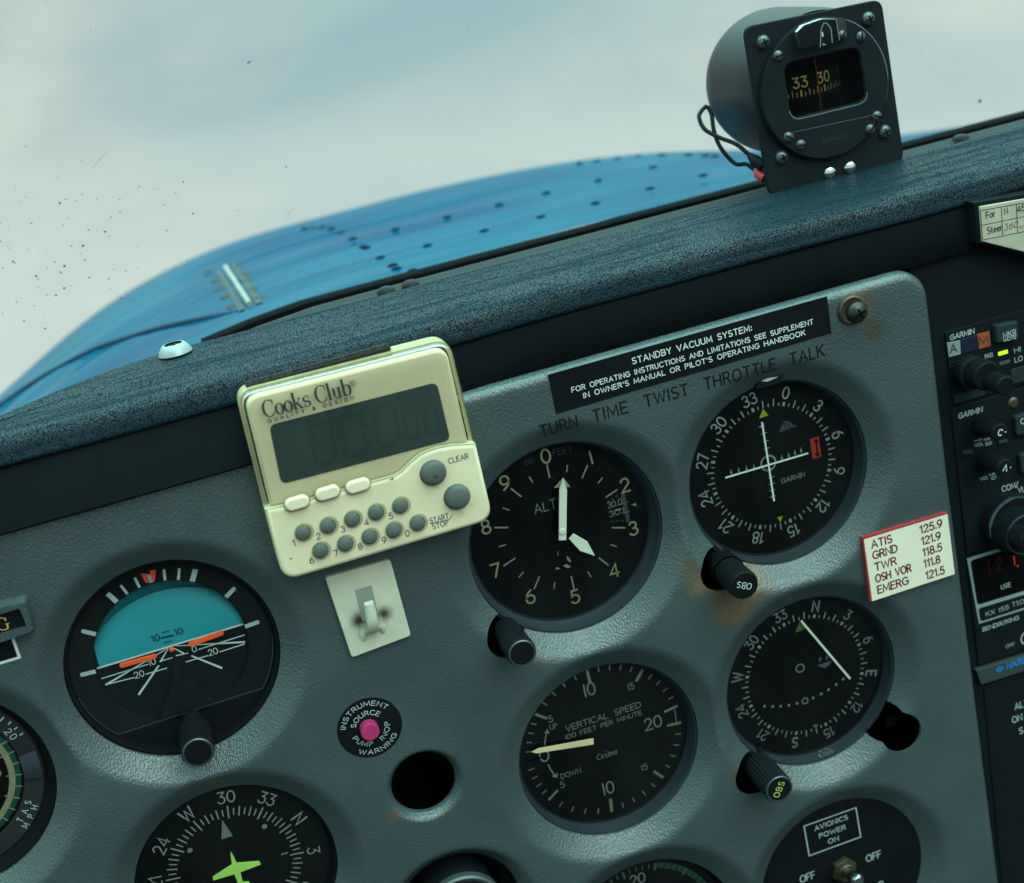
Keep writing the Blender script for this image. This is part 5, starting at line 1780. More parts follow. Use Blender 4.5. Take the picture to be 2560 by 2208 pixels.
hlt = MB()
hlt.prism(rquad(LCD, 2.6, 6), TF + 1.75, TF + 2.2, 0); lcd = hlt.build('display', M['lcd'], g, smooth=False)
sg = MB()
def seg7(u, v, w, h, dgt, wt):
    S_ = {'0': 'abcdef', '8': 'abcdefg'}[dgt]
    P_ = {'a': ((0, h), (w, h)), 'b': ((w, h), (w, h / 2)), 'c': ((w, h / 2), (w, 0)), 'd': ((0, 0), (w, 0)), 'e': ((0, 0), (0, h / 2)), 'f': ((0, h / 2), (0, h)), 'g': ((0, h / 2), (w, h / 2))}
    for i, k in enumerate(S_):
        (x0, y0), (x1, y1) = P_[k]
        dx, dy = (x1 - x0) * .1, (y1 - y0) * .1
        sg.ribbon([(u + x0 + dx + .08 * y0, v + y0 + dy), (u + x1 - dx + .08 * y1, v + y1 - dy)], wt, TF + 1.7 - .01 * i)
for u in (-90, -78.5, -66): seg7(u, 64.5, 7.5, 15, '0', 1.5)
for u in (-55.5, -48): seg7(u, 64.5, 4.6, 9.5, '0', 1.1)
for v in (68, 74): sg.disc(-68.7, v, .8, TF + 1.7, 12)
sg.build('ghost_digits', M['lcd_seg'], lcd, smooth=False)
# split line grime
b = MB(); b.ribbon(SPL[:3] + SPL[5:], .28, TF - .12); b.build('seam_line', M['grime'], g, smooth=False)
# maker's logo in a high-contrast serif
lg = MB()
def serif(mb, s, u, v, h, y, xs=1.0):
    x = 0; T_, t_ = .15 * h, .055 * h
    def rib(pts, w, k): mb.ribbon([(u + (x + a) * h * xs, v + b * h) for a, b in pts], w, y - .015 * k)
    def oval(cx, cy_, rx, ry, a0, a1, k, n=28, closed=False):
        pts = arc(cx, cy_, rx, ry, a0, a1, n)
        w = [t_ + (T_ - t_) * abs(cos(radians(a0 + (a1 - a0) * i / n))) ** 1.3 for i in range(n + 1)]
        mb.ribbon([(u + (x + a) * h * xs, v + b * h) for a, b in (pts[:-1] if closed else pts)], w[:-1] if closed else w, y - .015 * k, closed=closed)
    for ch in s:
        if ch == 'C':
            oval(.36, .5, .31, .5, 52, 308, 0); rib([(.62, .98), (.62, .66)], t_ * 1.2, 1); rib([(.55, .10), (.64, .24)], t_ * 1.1, 2); w = .68
        elif ch == 'o': oval(.25, .31, .20, .32, 0, 360, 0, closed=True); w = .50
        elif ch == 'k':
            rib([(.12, 0), (.12, 1.02)], T_, 0); rib([(.02, .01), (.24, .01)], t_, 1); rib([(.02, 1.0), (.12, 1.0)], t_, 2)
            rib([(.14, .28), (.44, .60)], t_, 3); rib([(.25, .40), (.48, 0)], T_ * .9, 4); rib([(.34, .61), (.52, .61)], t_, 5); rib([(.38, .01), (.58, .01)], t_, 6); w = .60
        elif ch == 's':
            pts = arc(.2, .47, .15, .16, 40, 270, 10) + arc(.21, .16, .165, .16, 90, -150, 10)[1:]
            mb.ribbon([(u + (x + a) * h * xs, v + b * h) for a, b in pts], [t_] * 5 + [T_ * .8] * 11 + [t_] * 5, y); rib([(.345, .63), (.345, .46)], t_, 1); rib([(.045, .0), (.045, .18)], t_, 2); w = .42
        elif ch == 'l': rib([(.12, 0), (.12, 1.02)], T_, 0); rib([(.02, .01), (.24, .01)], t_, 1); rib([(.02, 1.0), (.12, 1.0)], t_, 2); w = .27
        elif ch == 'u':
            rib([(.12, .63), (.12, .2)], T_, 0); rib(arc(.26, .2, .14, .20, 180, 340, 8), t_ * 1.3, 1); rib([(.42, .63), (.42, 0)], T_, 2); rib([(.02, .62), (.12, .62)], t_, 3); rib([(.32, .62), (.42, .62)], t_, 4); rib([(.42, .01), (.53, .01)], t_, 5); w = .56
        elif ch == 'b': rib([(.12, 0), (.12, 1.02)], T_, 0); rib([(.02, 1.0), (.12, 1.0)], t_, 1); oval(.30, .31, .19, .32, -150, 150, 2); w = .54
        else: w = .30
        x += w + .01
    return x * h * xs
lq = T(300, 600, TF - .1); le = T(905, 455, TF - .1)
wd = serif(MB(), 'Cooks Club', 0, 0, 8.2, 0)
serif(lg, 'Cooks Club', lq[0], (lq[1] + le[1]) / 2 - .1, 6.3, TF - .14, (le[0] - lq[0] - 0.4) / wd * (8.2 / 6.3))
q = T(895, 378, TF); lg.ring(q[0], q[1], .95, 1.2, TF - .14, 24); text(lg, 'R', q[0], q[1], 1.1, TF - .14, .2, 0, 'm')
qa, qb = T(323, 632, TF), T(907, 488, TF)
text(lg, 'QUALITY & DESIGN', qa[0], (qa[1] + qb[1]) / 2 - .1, 1.25, TF - .14, .26, 0, 'l', fit=qb[0] - qa[0], gap=.75, word=.9)
lg.build('logo', M['ink'], g, smooth=False)
# oval keys on the split line
for k, (x, y) in enumerate(((523, 1188), (730, 1120), (935, 1072))):
    p = T(x, y, TF - 1.0)
    rm = MB(); rm.prism(rrect(p[0] - 4.9, p[1] - 3.15, p[0] + 4.9, p[1] + 2.75, 2.7, 7), TF - .06, TF + .4, 0); ky = rm.build('oval_key', M['beige_rim'], g, smooth=False)
    b = MB(); b.prism(rrect(p[0] - 4.5, p[1] - 2.2, p[0] + 4.5, p[1] + 2.6, 2.35, 7), TF - 2.0, TF, .8, 3); b.build('key_top', M['beige_light'], ky, angle=50)
# round number keys
keys = [(565, 1387), (733, 1340), (898, 1295), (1058, 1250), (1222, 1205), (682, 1508), (850, 1462), (1015, 1415), (1178, 1370), (1340, 1322)]
wl = MB()
wl.lathe(0, 0, [(3.75, -.02), (3.6, -.10), (3.1, -.06)], 40)
well = MB(); well.disc(0, 0, 3.65, -.05, 40); well_o = well.build('key_well', mat('key_well', (.38, .37, .20), .6), None, smooth=False)
kk = MB(); kk.lathe(0, 0, [(0.01, -2.3), (1.9, -2.2), (2.4, -1.9), (2.55, -1.4), (2.6, 0)], 36); kk_o = kk.build('number_key', M['key_grey'])
kl = MB(); kl.ring(0, 0, 2.55, 2.85, -.08, 36); kl_o = kl.build('key_gap', M['ink'], None, smooth=False)
pos = [T(x, y, TF) for x, y in keys]
for i, p in enumerate(pos):
    root_k = kk_o if i == 0 else kk_o.copy()
    if i: COL.objects.link(root_k)
    pk_ = T(keys[i][0] - 2, keys[i][1] + 2, TF - 1.5)
    root_k.parent = g; root_k.matrix_parent_inverse = Matrix.Translation(-g.location); root_k.location = Vector((pk_[0], TF, pk_[1])) * MM
    for src, dx in ((well_o, .45), (kl_o, 0)):
        q_ = src if i == 0 else src.copy()
        if i: COL.objects.link(q_)
        q_.parent = root_k; q_.location = Vector((dx * .6 + p[0] - pk_[0], 0, p[1] - pk_[1])) * MM
# two large keys
for x, y, r in ((1450, 985, 4.75), (1612, 1148, 4.8)):
    p = T(x, y, TF - 1.8)
    b = MB(); b.lathe(p[0], p[1], [(0.01, TF - 2.9), (3.2, TF - 2.75), (r - .5, TF - 2.2), (r, TF - 1.4), (r + .05, TF)], 48); ky = b.build('round_key', M['key_grey'], g, angle=60)
    b = MB(); b.ring(p[0] - .1, p[1] - .25, r - .2, r + .3, TF - .08, 48); b.build('key_gap', M['ink'], ky, smooth=False)
    if r < 4.78:
        b = MB(); b.disc(p[0] + .1, p[1] - .9, .55, TF - 2.95, 16); b.build('key_dot', M['ink'], ky, smooth=False)
l = MB()
for ch, (x, y) in zip('1234567890', ((500, 1455), (665, 1410), (832, 1362), (990, 1315), (1155, 1272), (620, 1573), (785, 1522), (948, 1478), (1110, 1435), (1268, 1390))):
    p = T(x, y, TF); text(l, ch, p[0], p[1], 2.3, TF - .1, .15, 0, 'm')
for s_, a_, b_ in (('CLEAR', (1550, 918), (1682, 881)), ('START', (1425, 1319), (1548, 1288)), ('STOP', (1442, 1360), (1548, 1333))):
    p, q = T(*a_, TF), T(*b_, TF); text(l, s_, p[0], (p[1] + q[1]) / 2, 1.95, TF - .1, .15, 0, 'l', fit=q[0] - p[0], gap=.26)
l.ribbon([T(1422, 1326, TF), T(1552, 1295, TF), T(1575, 1262, TF)], .22, TF - .1)
l.build('lettering', M['ink_grey'], g, smooth=False)
em = MB()
p = T(1592, 1287, TF); text(em, 'AM', p[0], p[1], 2.0, TF - .12, .14, 0, 'l')
p = T(1722, 1205, TF); text(em, 'PM', p[0], p[1], 2.0, TF - .12, .14, -38, 'l')
em.ribbon([T(1655, 1257, TF), T(1690, 1245, TF), T(1712, 1222, TF)], .25, TF - .12)
em.ribbon([T(1672, 1262, TF), T(1705, 1247, TF), T(1722, 1225, TF)], .25, TF - .12)
em.build('moulded_lettering', mat('beige_pale', (.80, .80, .58), .45), g, smooth=False)
for sx_, sy_, sr_ in ((1165, 1020, .55), (1150, 1026, .3), (245, 788, .35), (482, 1562, .4), (470, 1556, .25), (1510, 357, .22), (520, 1418, .3), (1150, 1420, .28), (780, 1122, .3), (1215, 1338, .3)):
    p = T(sx_, sy_, TF); b = MB(); b.poly([(p[0] + sr_ * random.uniform(.6, 1.2) * cos(k * pi / 4), p[1] + sr_ * random.uniform(.5, 1.1) * sin(k * pi / 4)) for k in range(8)], TF - .13)
    b.build('dirt_spot', M['grime'], g, smooth=False)
# hook-and-loop tape folded over the top edge
vt = MB()
p, q = T(230, 430, TF + 5), T(1140, 195, TF + 5)
top_v = 98.2
vt.box(-106.5, top_v - .9, q[0] + 2, top_v + 0.2, TF + 8.0, -3, .3)
tape = vt.build('hook_and_loop_tape', M['velcro'], g)
fz = MB()
for k in range(900):
    u = random.uniform(-107, q[0] + 2); y0 = TF + 4.5 + random.uniform(-.3, 3)
    a = random.uniform(-.9, .9); h = random.uniform(.5, 1.5)
    fz.add([(u, y0 + 2.5, top_v + .6), (u + .2, y0 + 2.5, top_v + .6), (u + a + .1, y0 + 2.5 - random.uniform(0, 1.2), top_v + .6 + h)], [(0, 1, 2)])
for k in range(160):
    u = random.uniform(-99, -70); a = random.uniform(-.8, .8)
    fz.add([(u, -9, 24.6), (u + .14, -9, 24.6), (u + a, -9.6 - random.random(), 24.6 - random.uniform(.6, 1.8))], [(0, 1, 2)])
fz.build('loop_fibres', mat('fuzz', (.035, .044, .034), .9), tape, smooth=False, kind='stuff')

# ================================================================== magnetic compass on the glareshield
C = crop(1700, 0, 2072 / 860)
CPY = 58.0
g = thing('magnetic_compass', 'black magnetic compass standing on the glareshield', 'compass', (164, CPY, 103))
pl_o = [C(532, 1131, CPY), C(1350, 941, CPY), C(1215, -5, CPY), C(385, 165, CPY)]
pl_o[0] = (pl_o[0][0], 101.0); pl_o[1] = (pl_o[1][0], 101.0)
r_ = rquad(pl_o, 4.5, 7)
def ray_poly(ctr, poly, a):
    dx, dz = cos(a), sin(a); best = None
    for i in range(len(poly)):
        p, q = poly[i], poly[(i + 1) % len(poly)]
        ex, ez = q[0] - p[0], q[1] - p[1]
        den = dx * ez - dz * ex
        if abs(den) < 1e-9: continue
        t = ((p[0] - ctr[0]) * ez - (p[1] - ctr[1]) * ex) / den
        w = ((p[0] - ctr[0]) * dz - (p[1] - ctr[1]) * dx) / den
        if t > 0 and -1e-6 <= w <= 1 + 1e-6 and (best is None or t < best): best = t
    return (ctr[0] + dx * best, ctr[1] + dz * best)
hc = (162.3, 141.5)
angs = sorted([2 * pi * i / 120 for i in range(120)] + [atan2(p[1] - hc[1], p[0] - hc[0]) % (2 * pi) for p in r_])
po = [ray_poly(hc, r_, a) for a in angs]
pi_ = [(hc[0] + 26.5 * cos(a), hc[1] + 26.5 * sin(a)) for a in angs]
b = MB(); n_ = len(po); po2 = inset(r_, .0)
b.add([(p[0], CPY, p[1]) for p in [ (hc[0] + (q[0] - hc[0]) * .992, hc[1] + (q[1] - hc[1]) * .992) for q in po]] + [(p[0], CPY, p[1]) for p in pi_] + [(p[0], CPY + .4, p[1]) for p in po] + [(p[0], CPY + 2.2, p[1]) for p in po] + [(p[0], CPY + 2.2, p[1]) for p in pi_],
      [f for i in range(n_) for j in ((i + 1) % n_,) for f in ((i, j, n_ + j, n_ + i), (i, 2 * n_ + i, 2 * n_ + j, j), (2 * n_ + i, 3 * n_ + i, 3 * n_ + j, 2 * n_ + j), (n_ + i, n_ + j, 4 * n_ + j, 4 * n_ + i), (3 * n_ + i, 4 * n_ + i, 4 * n_ + j, 3 * n_ + j))])
b.build('mounting_plate', M['crinkle'], g, angle=40)
dc = (163.5, 141.5)
b = MB()
pf = [(31.0, CPY + 2), (32.0, CPY + 6), (32.2, CPY + 20), (32.2, CPY + 46)]
for k in range(1, 13):
    a = radians(90 * k / 12.0); pf.append((max(.01, 32.2 * cos(a)), CPY + 46 + 32.2 * sin(a)))
b.lathe(dc[0], dc[1], pf, 96); b.build('housing', M['dome'], g, angle=60)
rc = (C(488, 560, CPY - 3)[0] + C(1255, 480, CPY - 3)[0]) / 2, (C(860, 108, CPY - 3)[1] + C(880, 955, CPY - 3)[1]) / 2
RRR = 29.3
win = [C(665, 730, CPY - 3), C(1135, 615, CPY - 3), C(1085, 272, CPY - 3), C(615, 382, CPY - 3)]
win_o = rquad(win, 5.5, 9)
# front ring plate with the window cut out
def plate_with_hole(outer_r, ctr, hole, yf, yb):
    n = len(hole)
    cu = sum(p[0] for p in hole) / n; cv_ = sum(p[1] for p in hole) / n
    outer = []
    for p in hole:
        a = atan2(p[1] - cv_, p[0] - cu)
        # ray from hole centre to the circle
        dx, dz = cos(a), sin(a)
        ex, ez = cu - ctr[0], cv_ - ctr[1]
        bq = ex * dx + ez * dz; cq = ex * ex + ez * ez - outer_r ** 2
        t = -bq + sqrt(bq * bq - cq)
        outer.append((cu + dx * t, cv_ + dz * t))
    # densify
    O, H = [], []
    for i in range(n):
        j = (i + 1) % n
        a0 = atan2(outer[i][1] - ctr[1], outer[i][0] - ctr[0]); a1 = atan2(outer[j][1] - ctr[1], outer[j][0] - ctr[0])
        if a1 < a0 - 1e-9: a1 += 2 * pi
        st = max(1, int(abs(a1 - a0) / .06))
        for k in range(st):
            t = k / st; a = a0 + (a1 - a0) * t
            O.append((ctr[0] + outer_r * cos(a), ctr[1] + outer_r * sin(a)))
            H.append((hole[i][0] + (hole[j][0] - hole[i][0]) * t, hole[i][1] + (hole[j][1] - hole[i][1]) * t))
    return O, H
O, H = plate_with_hole(RRR, rc, win_o, 0, 0)
b = MB(); n_ = len(O)
O2 = [(rc[0] + (p[0] - rc[0]) * .983, rc[1] + (p[1] - rc[1]) * .983) for p in O]
H2 = inset(H, .7)
vs = [(p[0], CPY - 3.2, p[1]) for p in O2] + [(p[0], CPY - 3.2, p[1]) for p in H] + [(p[0], CPY - 2.7, p[1]) for p in O] + [(p[0], CPY, p[1]) for p in O] + [(p[0], CPY - 2.5, p[1]) for p in H2] + [(p[0], CPY + 1.0, p[1]) for p in H2]
fs = []
for i in range(n_):
    j = (i + 1) % n_
    fs += [(i, j, n_ + j, n_ + i), (i, 2 * n_ + i, 2 * n_ + j, j), (2 * n_ + i, 3 * n_ + i, 3 * n_ + j, 2 * n_ + j), (n_ + i, n_ + j, 4 * n_ + j, 4 * n_ + i), (4 * n_ + i, 4 * n_ + j, 5 * n_ + j, 5 * n_ + i)]
b.add(vs, fs); b.build('front_ring', M['crinkle'], g, angle=25)
eg = MB()
eg.ribbon([pol(rc, RRR - .15, a) for a in range(5, 116, 3)], [.05] * 8 + [.26] * 22 + [.05] * 7, CPY - 3.26)
eg.ribbon([win_o[i] for i in range(len(win_o)) if win_o[i][1] < rc[1] - 5], .30, CPY - 3.28)
eg.build('pale_edge', mat('pale_edge', (.16, .26, .27), .4), g, smooth=False)  # thin pale lines along the ring edge and the window's lower edge
# bowl: dark box, swinging card, lubber line
b = MB(); b.poly(inset(win_o, -3), CPY + 16); b.build('bowl', M['void'], g, smooth=False)
cd = MB()
ccx, RC = 162.3, 20.5
rows = []
for k in range(41):
    a = radians(-80 + 4 * k)
    rows.append([(ccx + RC * sin(a), CPY + 27 - RC * cos(a), 136.0), (ccx + RC * sin(a), CPY + 27 - RC * cos(a), 147.4)])
cd.grid(rows); card = cd.build('compass_card', M['void'], g, angle=80)
cm = MB(); cmd = MB()
def wrapcard(mb):
    def fn(p):
        a = p[0] / RC; rr_ = RC + .06 - p[1] * .004
        return (ccx + rr_ * sin(a), CPY + 27 - rr_ * cos(a), p[2])
    return mb.move(fn)
text(cm, '33', -6.2, 141.9, 4.3, 0, .12, 0, 'c', gap=.25, flat3=True)
text(cm, '30', 4.9, 141.9, 4.3, 0, .12, 0, 'c', gap=.25, flat3=True)
text(cmd, 'W', 16.0, 141.9, 4.3, 0, .12, 0, 'c', xs=.85)
for k in range(-16, 26):
    a = k * 1.85 - 6.3
    d = cm if a < 15 else cmd
    if a < -16: continue
    if k % 6 == 0: d.ribbon([(a, 138.0), (a, 140.8)], .62, 0)
    elif k % 2 == 0: d.ribbon([(a, 138.0), (a, 140.9)], .28, 0)
    else: d.ribbon([(a, 138.0), (a, 139.9)], .28, 0)
wrapcard(cm).build('numerals', M['amber'], card, smooth=False)
wrapcard(cmd).build('numerals', M['amberdim'], card, smooth=False)
b = MB(); b.tube([(162.4, CPY + 3.5, 153.8), (162.45, CPY + 3.2, 142), (162.4, CPY + 3.5, 130.5)], .15, 6); b.build('lubber_line', M['lubber'], g)
b = MB(); b.poly(inset(win_o, -.4), CPY - 1.2); b.build('window_glass', M['glass'], g, smooth=False)
# screws
def head(r, h, slot, name, m, ang=0):
    k = MB(); k.lathe(0, 0, [(0.01, -h), (r * .45, -h * .95), (r * .8, -h * .65), (r, -h * .12), (r, .6)], 28)
    o = k.build(name, M[m])
    s_ = MB()
    if slot == 'cross':
        for j, a in enumerate((ang, ang + 90)):
            c_, n2 = cos(radians(a)), sin(radians(a))
            s_.ribbon([(-.52 * r * c_, -.52 * r * n2), (.52 * r * c_, .52 * r * n2)], .24 * r, -h - .04 - .01 * j)
    else:
        c_, n2 = cos(radians(ang)), sin(radians(ang))
        s_.ribbon([(-.86 * r * c_, -.86 * r * n2), (.86 * r * c_, .86 * r * n2)], .26 * r, -h - .05)
    so = s_.build('screw_slot', M['void'], None, smooth=False)
    so.parent = o
    return o, so
def place(o, so, spots, parent):
    for i, p in enumerate(spots):
        a, b_ = (o, so) if i == 0 else (o.copy(), so.copy())
        if i:
            COL.objects.link(a); COL.objects.link(b_); b_.parent = a
        a.parent = parent; a.matrix_parent_inverse = Matrix.Translation(-parent.location); a.location = Vector(p) * MM
def c3(x, y, Y): 
    p = C(x, y, Y); return (p[0], Y, p[1])
o, so = head(3.15, 2.2, 'cross', 'cross_screw', 'screw', 15); place(o, so, [c3(500, 254, CPY), c3(1132, 114, CPY), c3(612, 948, CPY), c3(1230, 793, CPY)], g)
for xy, a in (((592, 336), 8), ((1088, 222), 80), ((652, 826), -35), ((728, 873), -5), ((1145, 779), 38), ((1185, 700), -28)):
    o, so = head(2.35, 1.3, 'slot', 'slotted_screw', 'screw', a); place(o, so, [c3(*xy, CPY - 3.2)], g)
ap = MB()
la, lb = C(680, 797, CPY - 3.3), C(1163, 694, CPY - 3.3)
ap.ribbon([la, lb], .16, CPY - 3.3); ap.ribbon([lb, (lb[0] + .1, lb[1] - 3.6)], .16, CPY - 3.32); ap.ribbon([la, (la[0] + .1, la[1] - 2.8)], .16, CPY - 3.34)
ap.build('cover_edge', mat('cover_edge', (.17, .18, .19), .5), g, smooth=False)
am = MB(); q = C(860, 865, CPY - 3.3); text(am, 'AIRPATH', q[0], q[1], 1.7, CPY - 3.3, .10, 0, 'l', gap=.35); am.build('embossed_mark', mat('embossed', (.030, .042, .045), .5), g, smooth=False)
# clear light shield above the window
b = MB()
sh = [C(712, 296, CPY - 6), C(957, 250, CPY - 6), C(935, 112, CPY - 6), C(845, 112, CPY - 6), C(735, 150, CPY - 6), C(690, 195, CPY - 6)]
b.prism(rquad(sh, .8, 3), CPY - 7.5, CPY - 3.2, .5, 2); b.build('light_shield', clear_mat('smoked_shield', (.62, .72, .72), .2, .55), g, angle=40)
b = MB(); b.prism(rquad([C(957, 250, CPY - 5), C(1010, 225, CPY - 5), C(1000, 130, CPY - 5), C(940, 112, CPY - 5)], .8, 3), CPY - 5, CPY - 3.2, .3, 2); b.build('shield_foot', M['bezel'], g, angle=40)
o, so = head(2.0, 1.4, 'slot', 'slotted_screw', 'screw', 60); place(o, so, [c3(975, 210, CPY - 5)], g)
b = MB()
q = C(850, 290, CPY - 7.7); b.ribbon([C(845, 285, CPY - 7.6), C(850, 180, CPY - 7.6), C(865, 140, CPY - 7.6), C(885, 140, CPY - 7.6), C(910, 175, CPY - 7.6), C(918, 260, CPY - 7.6)], .45, CPY - 7.6)
b.build('bulb_slot', mat('bulb_edge', (.14, .22, .23), .3), g, smooth=False)
b = MB(); q = C(857, 208, CPY - 7.7); b.tube([(q[0], CPY - 7.8, q[1] - .9), (q[0], CPY - 7.8, q[1] + .9)], .4, 8); b.build('bulb_filament', M['cream'], g)
b = MB(); b.poly([C(x, y, CPY - 7.7) for x, y in ((858, 262), (862, 275), (885, 268))], CPY - 7.7); b.build('bulb_glint', M['chrome'], g, smooth=False)
# two bright studs at the foot
sd = MB(); sd.lathe(0, 0, [(0.01, -1.9), (1.5, -1.8), (2.5, -1.2), (2.95, -.3), (3.0, .6)], 32); sdo = sd.build('stud', M['chrome'])
copies(sdo, [c3(900, 1040, CPY), c3(1022, 1008, CPY)], g)
# edge of the plate rubbed to bare metal
be = MB(); be.ribbon([C(392, 300, CPY + .4), C(405, 540, CPY + .4), C(420, 640, CPY + .4)], [.1, .8, .2], CPY + .4)
# wires
def spline(pts, n=8):
    P_ = [Vector(p) for p in pts]; out = []
    P_ = [P_[0] * 2 - P_[1]] + P_ + [P_[-1] * 2 - P_[-2]]
    for i in range(1, len(P_) - 2):
        for k in range(n):
            t = k / n
            a, b_, c_, d_ = P_[i - 1], P_[i], P_[i + 1], P_[i + 2]
            out.append(0.5 * ((2 * b_) + (c_ - a) * t + (2 * a - 5 * b_ + 4 * c_ - d_) * t * t + (3 * b_ - a - 3 * c_ + d_) * t ** 3))
    out.append(P_[-2])
    return out
WY = [96, 94, 90, 86, 80, 74, 68]
w1 = [c3(x, y, Yw) for (x, y), Yw in zip(((158, 640), (128, 670), (115, 710), (150, 780), (240, 830), (340, 870), (425, 940)), WY)]
w2 = [c3(x, y, Yw) for (x, y), Yw in zip(((165, 640), (190, 690), (205, 790), (245, 890), (330, 985), (400, 990), (462, 1035)), WY)]
for pts in (w1, w2):
    w = MB(); w.tube(spline(pts), .95, 10); w.build('wire', M['wire'], g)
b = MB(); b.tube([c3(418, 935, 68), c3(450, 965, 66), c3(500, 1000, 63)], [1.4, 2.5, 2.5], 14); b.build('wire_sleeve', M['wire'], g)
b = MB(); b.tube([c3(455, 1025, 68), c3(475, 1045, 66), c3(512, 1075, 63)], [1.3, 2.5, 2.3], 14); b.build('wire_sleeve', M['red_sleeve'], g, label='red sleeve on the lower wire end')

# ================================================================== correction card and radios on the right
R1 = crop(2300, 480, 749 / 260); R2 = crop(2300, 900, 929 / 260); R3 = crop(2300, 1300, 512 / 260)
g = thing('correction_card', 'aged white compass correction card with a ruled table, in a black holder', 'card', (215, -4, 80))
KY = -4.0
hb = MB(); hb.prism([R1(420, 372, KY + 1), R1(1500, 640, KY + 1), R1(1500, -120, KY + 1), R1(380, 78, KY + 1), R1(395, 110, KY + 1)], KY + 1.2, 5, .5, 2); hb.build('holder', M['radio'], g, smooth=False)
b = MB(); b.prism([R1(450, 357, KY), R1(749, 432, KY), R1(1500, 620, KY), R1(1500, -80, KY), R1(430, 107, KY)], KY, KY + 1, .3, 2); b.build('card', M['card_aged'], g, smooth=False)
l = MB()
for pa, pb in (((435, 135), (1100, 15)), ((445, 240), (1100, 105)), ((450, 346), (1100, 215)), ((435, 135), (450, 346)), ((585, 105), (596, 318)), ((693, 85), (703, 296))):
    l.ribbon([R1(*pa, KY), R1(*pb, KY)], .28, KY - .08 - .01 * (len(l.f) % 6))
q = R1(478, 192, KY); low(l, 'For', q[0], q[1], 2.6, KY - .08, .16, 0, 1.0)
q = R1(610, 160, KY); text(l, 'N', q[0], q[1], 2.3, KY - .08, .17)
q = R1(700, 148, KY); text(l, '45', q[0], q[1], 2.5, KY - .08, .17)
q = R1(487, 303, KY); low(l, 'Steer', q[0], q[1], 2.6, KY - .08, .16, 0, .95)
l.build('lettering', M['ink'], g, smooth=False)
l = MB()
q = R1(607, 278, KY); text(l, '360', q[0], q[1], 2.5, KY - .12, .10, 0, 'l', slant=.25, gap=.3, flat3=True)
l.ribbon([R1(722, 240, KY), R1(716, 262, KY), R1(745, 240, KY), R1(735, 268, KY)], .22, KY - .12)
l.build('handwriting', M['maroon'], g, smooth=False)

RY = 4.0
# audio panel
g = thing('audio_panel', 'upper radio audio panel with a large triple knob and a lit green lamp', 'radio', (200, RY, 22), 'radios in the centre stack')
b = MB(); b.prism(rrect(176.6, 5.9, 330, 38.6, 1.0, 3), RY, 12, .4, 2); b.build('faceplate', M['radio'], g, angle=30)
l = MB()
def rt(mb, s, p, q, h, wt, fn, Y_=RY, **k):
    a, e = fn(*p, Y_), fn(*q, Y_); text(mb, s, a[0], (a[1] + e[1]) / 2, h, Y_ - .1, wt, 0, 'l', fit=e[0] - a[0], **k)
rt(l, 'GARMIN', (218, 1065), (389, 1020), 2.1, .2, R1, slant=.1)
rt(l, 'HI', (680, 1160), (724, 1147), 2.1, .14, R1); rt(l, 'LO', (684, 1228), (738, 1213), 2.1, .14, R1); rt(l, 'PILOT', (308, 1490), (440, 1452), 2.1, .12, R1)
rt(l, 'SENS', (628, 1362), (740, 1332), 2.1, .14, R1)
rt(l, 'PASS', (470, 1200), (525, 1186), 1.8, .14, R1)
l.build('lettering', M['dimwhite'], g, smooth=False)
for nme, mm_, qd in (('marker_lamp', 'white_marker', ((205, 1190), (290, 1168), (285, 1067), (190, 1087))), ('marker_lamp', 'navy', ((293, 1165), (410, 1135), (402, 1030), (285, 1062))), ('marker_lamp', 'orange_marker', ((420, 1131), (506, 1108), (497, 1003), (407, 1026)))):
    b = MB(); b.prism([R1(*q, RY) for q in qd], RY - .5, RY + .1, .15, 2); o = b.build(nme, M[mm_], g, smooth=False)
    if mm_ == 'white_marker': t = MB(); rt(t, 'A', (218, 1160), (265, 1148), 3.4, .16, R1, RY - .5); t.build('lettering', M['ink'], o, smooth=False); o['label'] = 'white A marker lamp'
    elif mm_ == 'orange_marker': t = MB(); rt(t, 'M', (428, 1104), (490, 1088), 3.4, .16, R1, RY - .5); t.build('lettering', M['ink'], o, smooth=False); o['label'] = 'orange M marker lamp'
    else: o['label'] = 'dark navy marker lamp'
b = MB(); b.prism(rquad([R1(555, 1093, RY - 3), R1(715, 1062, RY - 3), R1(708, 932, RY - 3), R1(545, 962, RY - 3)], .8, 3), RY - 3, RY + .1, .7, 3); bt_ = b.build('push_button', M['radio_grey'], g, angle=40)
t = MB(); rt(t, 'MKR', (600, 1052), (692, 1033), 2.5, .15, R1, RY - 3.05); rt(t, 'MUTE', (604, 1076), (692, 1056), 1.4, .2, R1, RY - 3.05); t.build('lettering', M['dimwhite'], bt_, smooth=False)
p, q = R1(563, 1182, RY), R1(632, 1163, RY); b = MB(); b.prism(rrect(p[0], p[1], q[0], p[1] + 1.7, .4, 3), RY - .4, RY, .15, 2); o = b.build('indicator_lamp', M['led_on'], g); o['label'] = 'lit yellow-green lamp'
p, q = R1(570, 1252, RY), R1(648, 1232, RY); b = MB(); b.prism(rrect(p[0], p[1], q[0], p[1] + 1.5, .4, 3), RY - .4, RY, .15, 2); o = b.build('indicator_lamp', mat('lamp_off', (.05, .085, .085), .5), g); o['label'] = 'unlit grey lamp'
b = MB(); b.prism(rrect(204.6, 7.6, 330, 14.2, 1.0, 3), RY - .9, RY, .3, 2); b.build('sense_button', M['radio_grey'], g, angle=40)
b = MB(); b.prism(rrect(177.6, 6.4, 192.0, 10.2, .6, 3), RY - .12, RY, 0); b.build('pilot_label', M['radio_grey'], g, angle=40)
p = R1(350, 1292, RY - 2); knob(g, p[0], p[1], RY, RY - 7, 7.2, 34, .25, m='black')
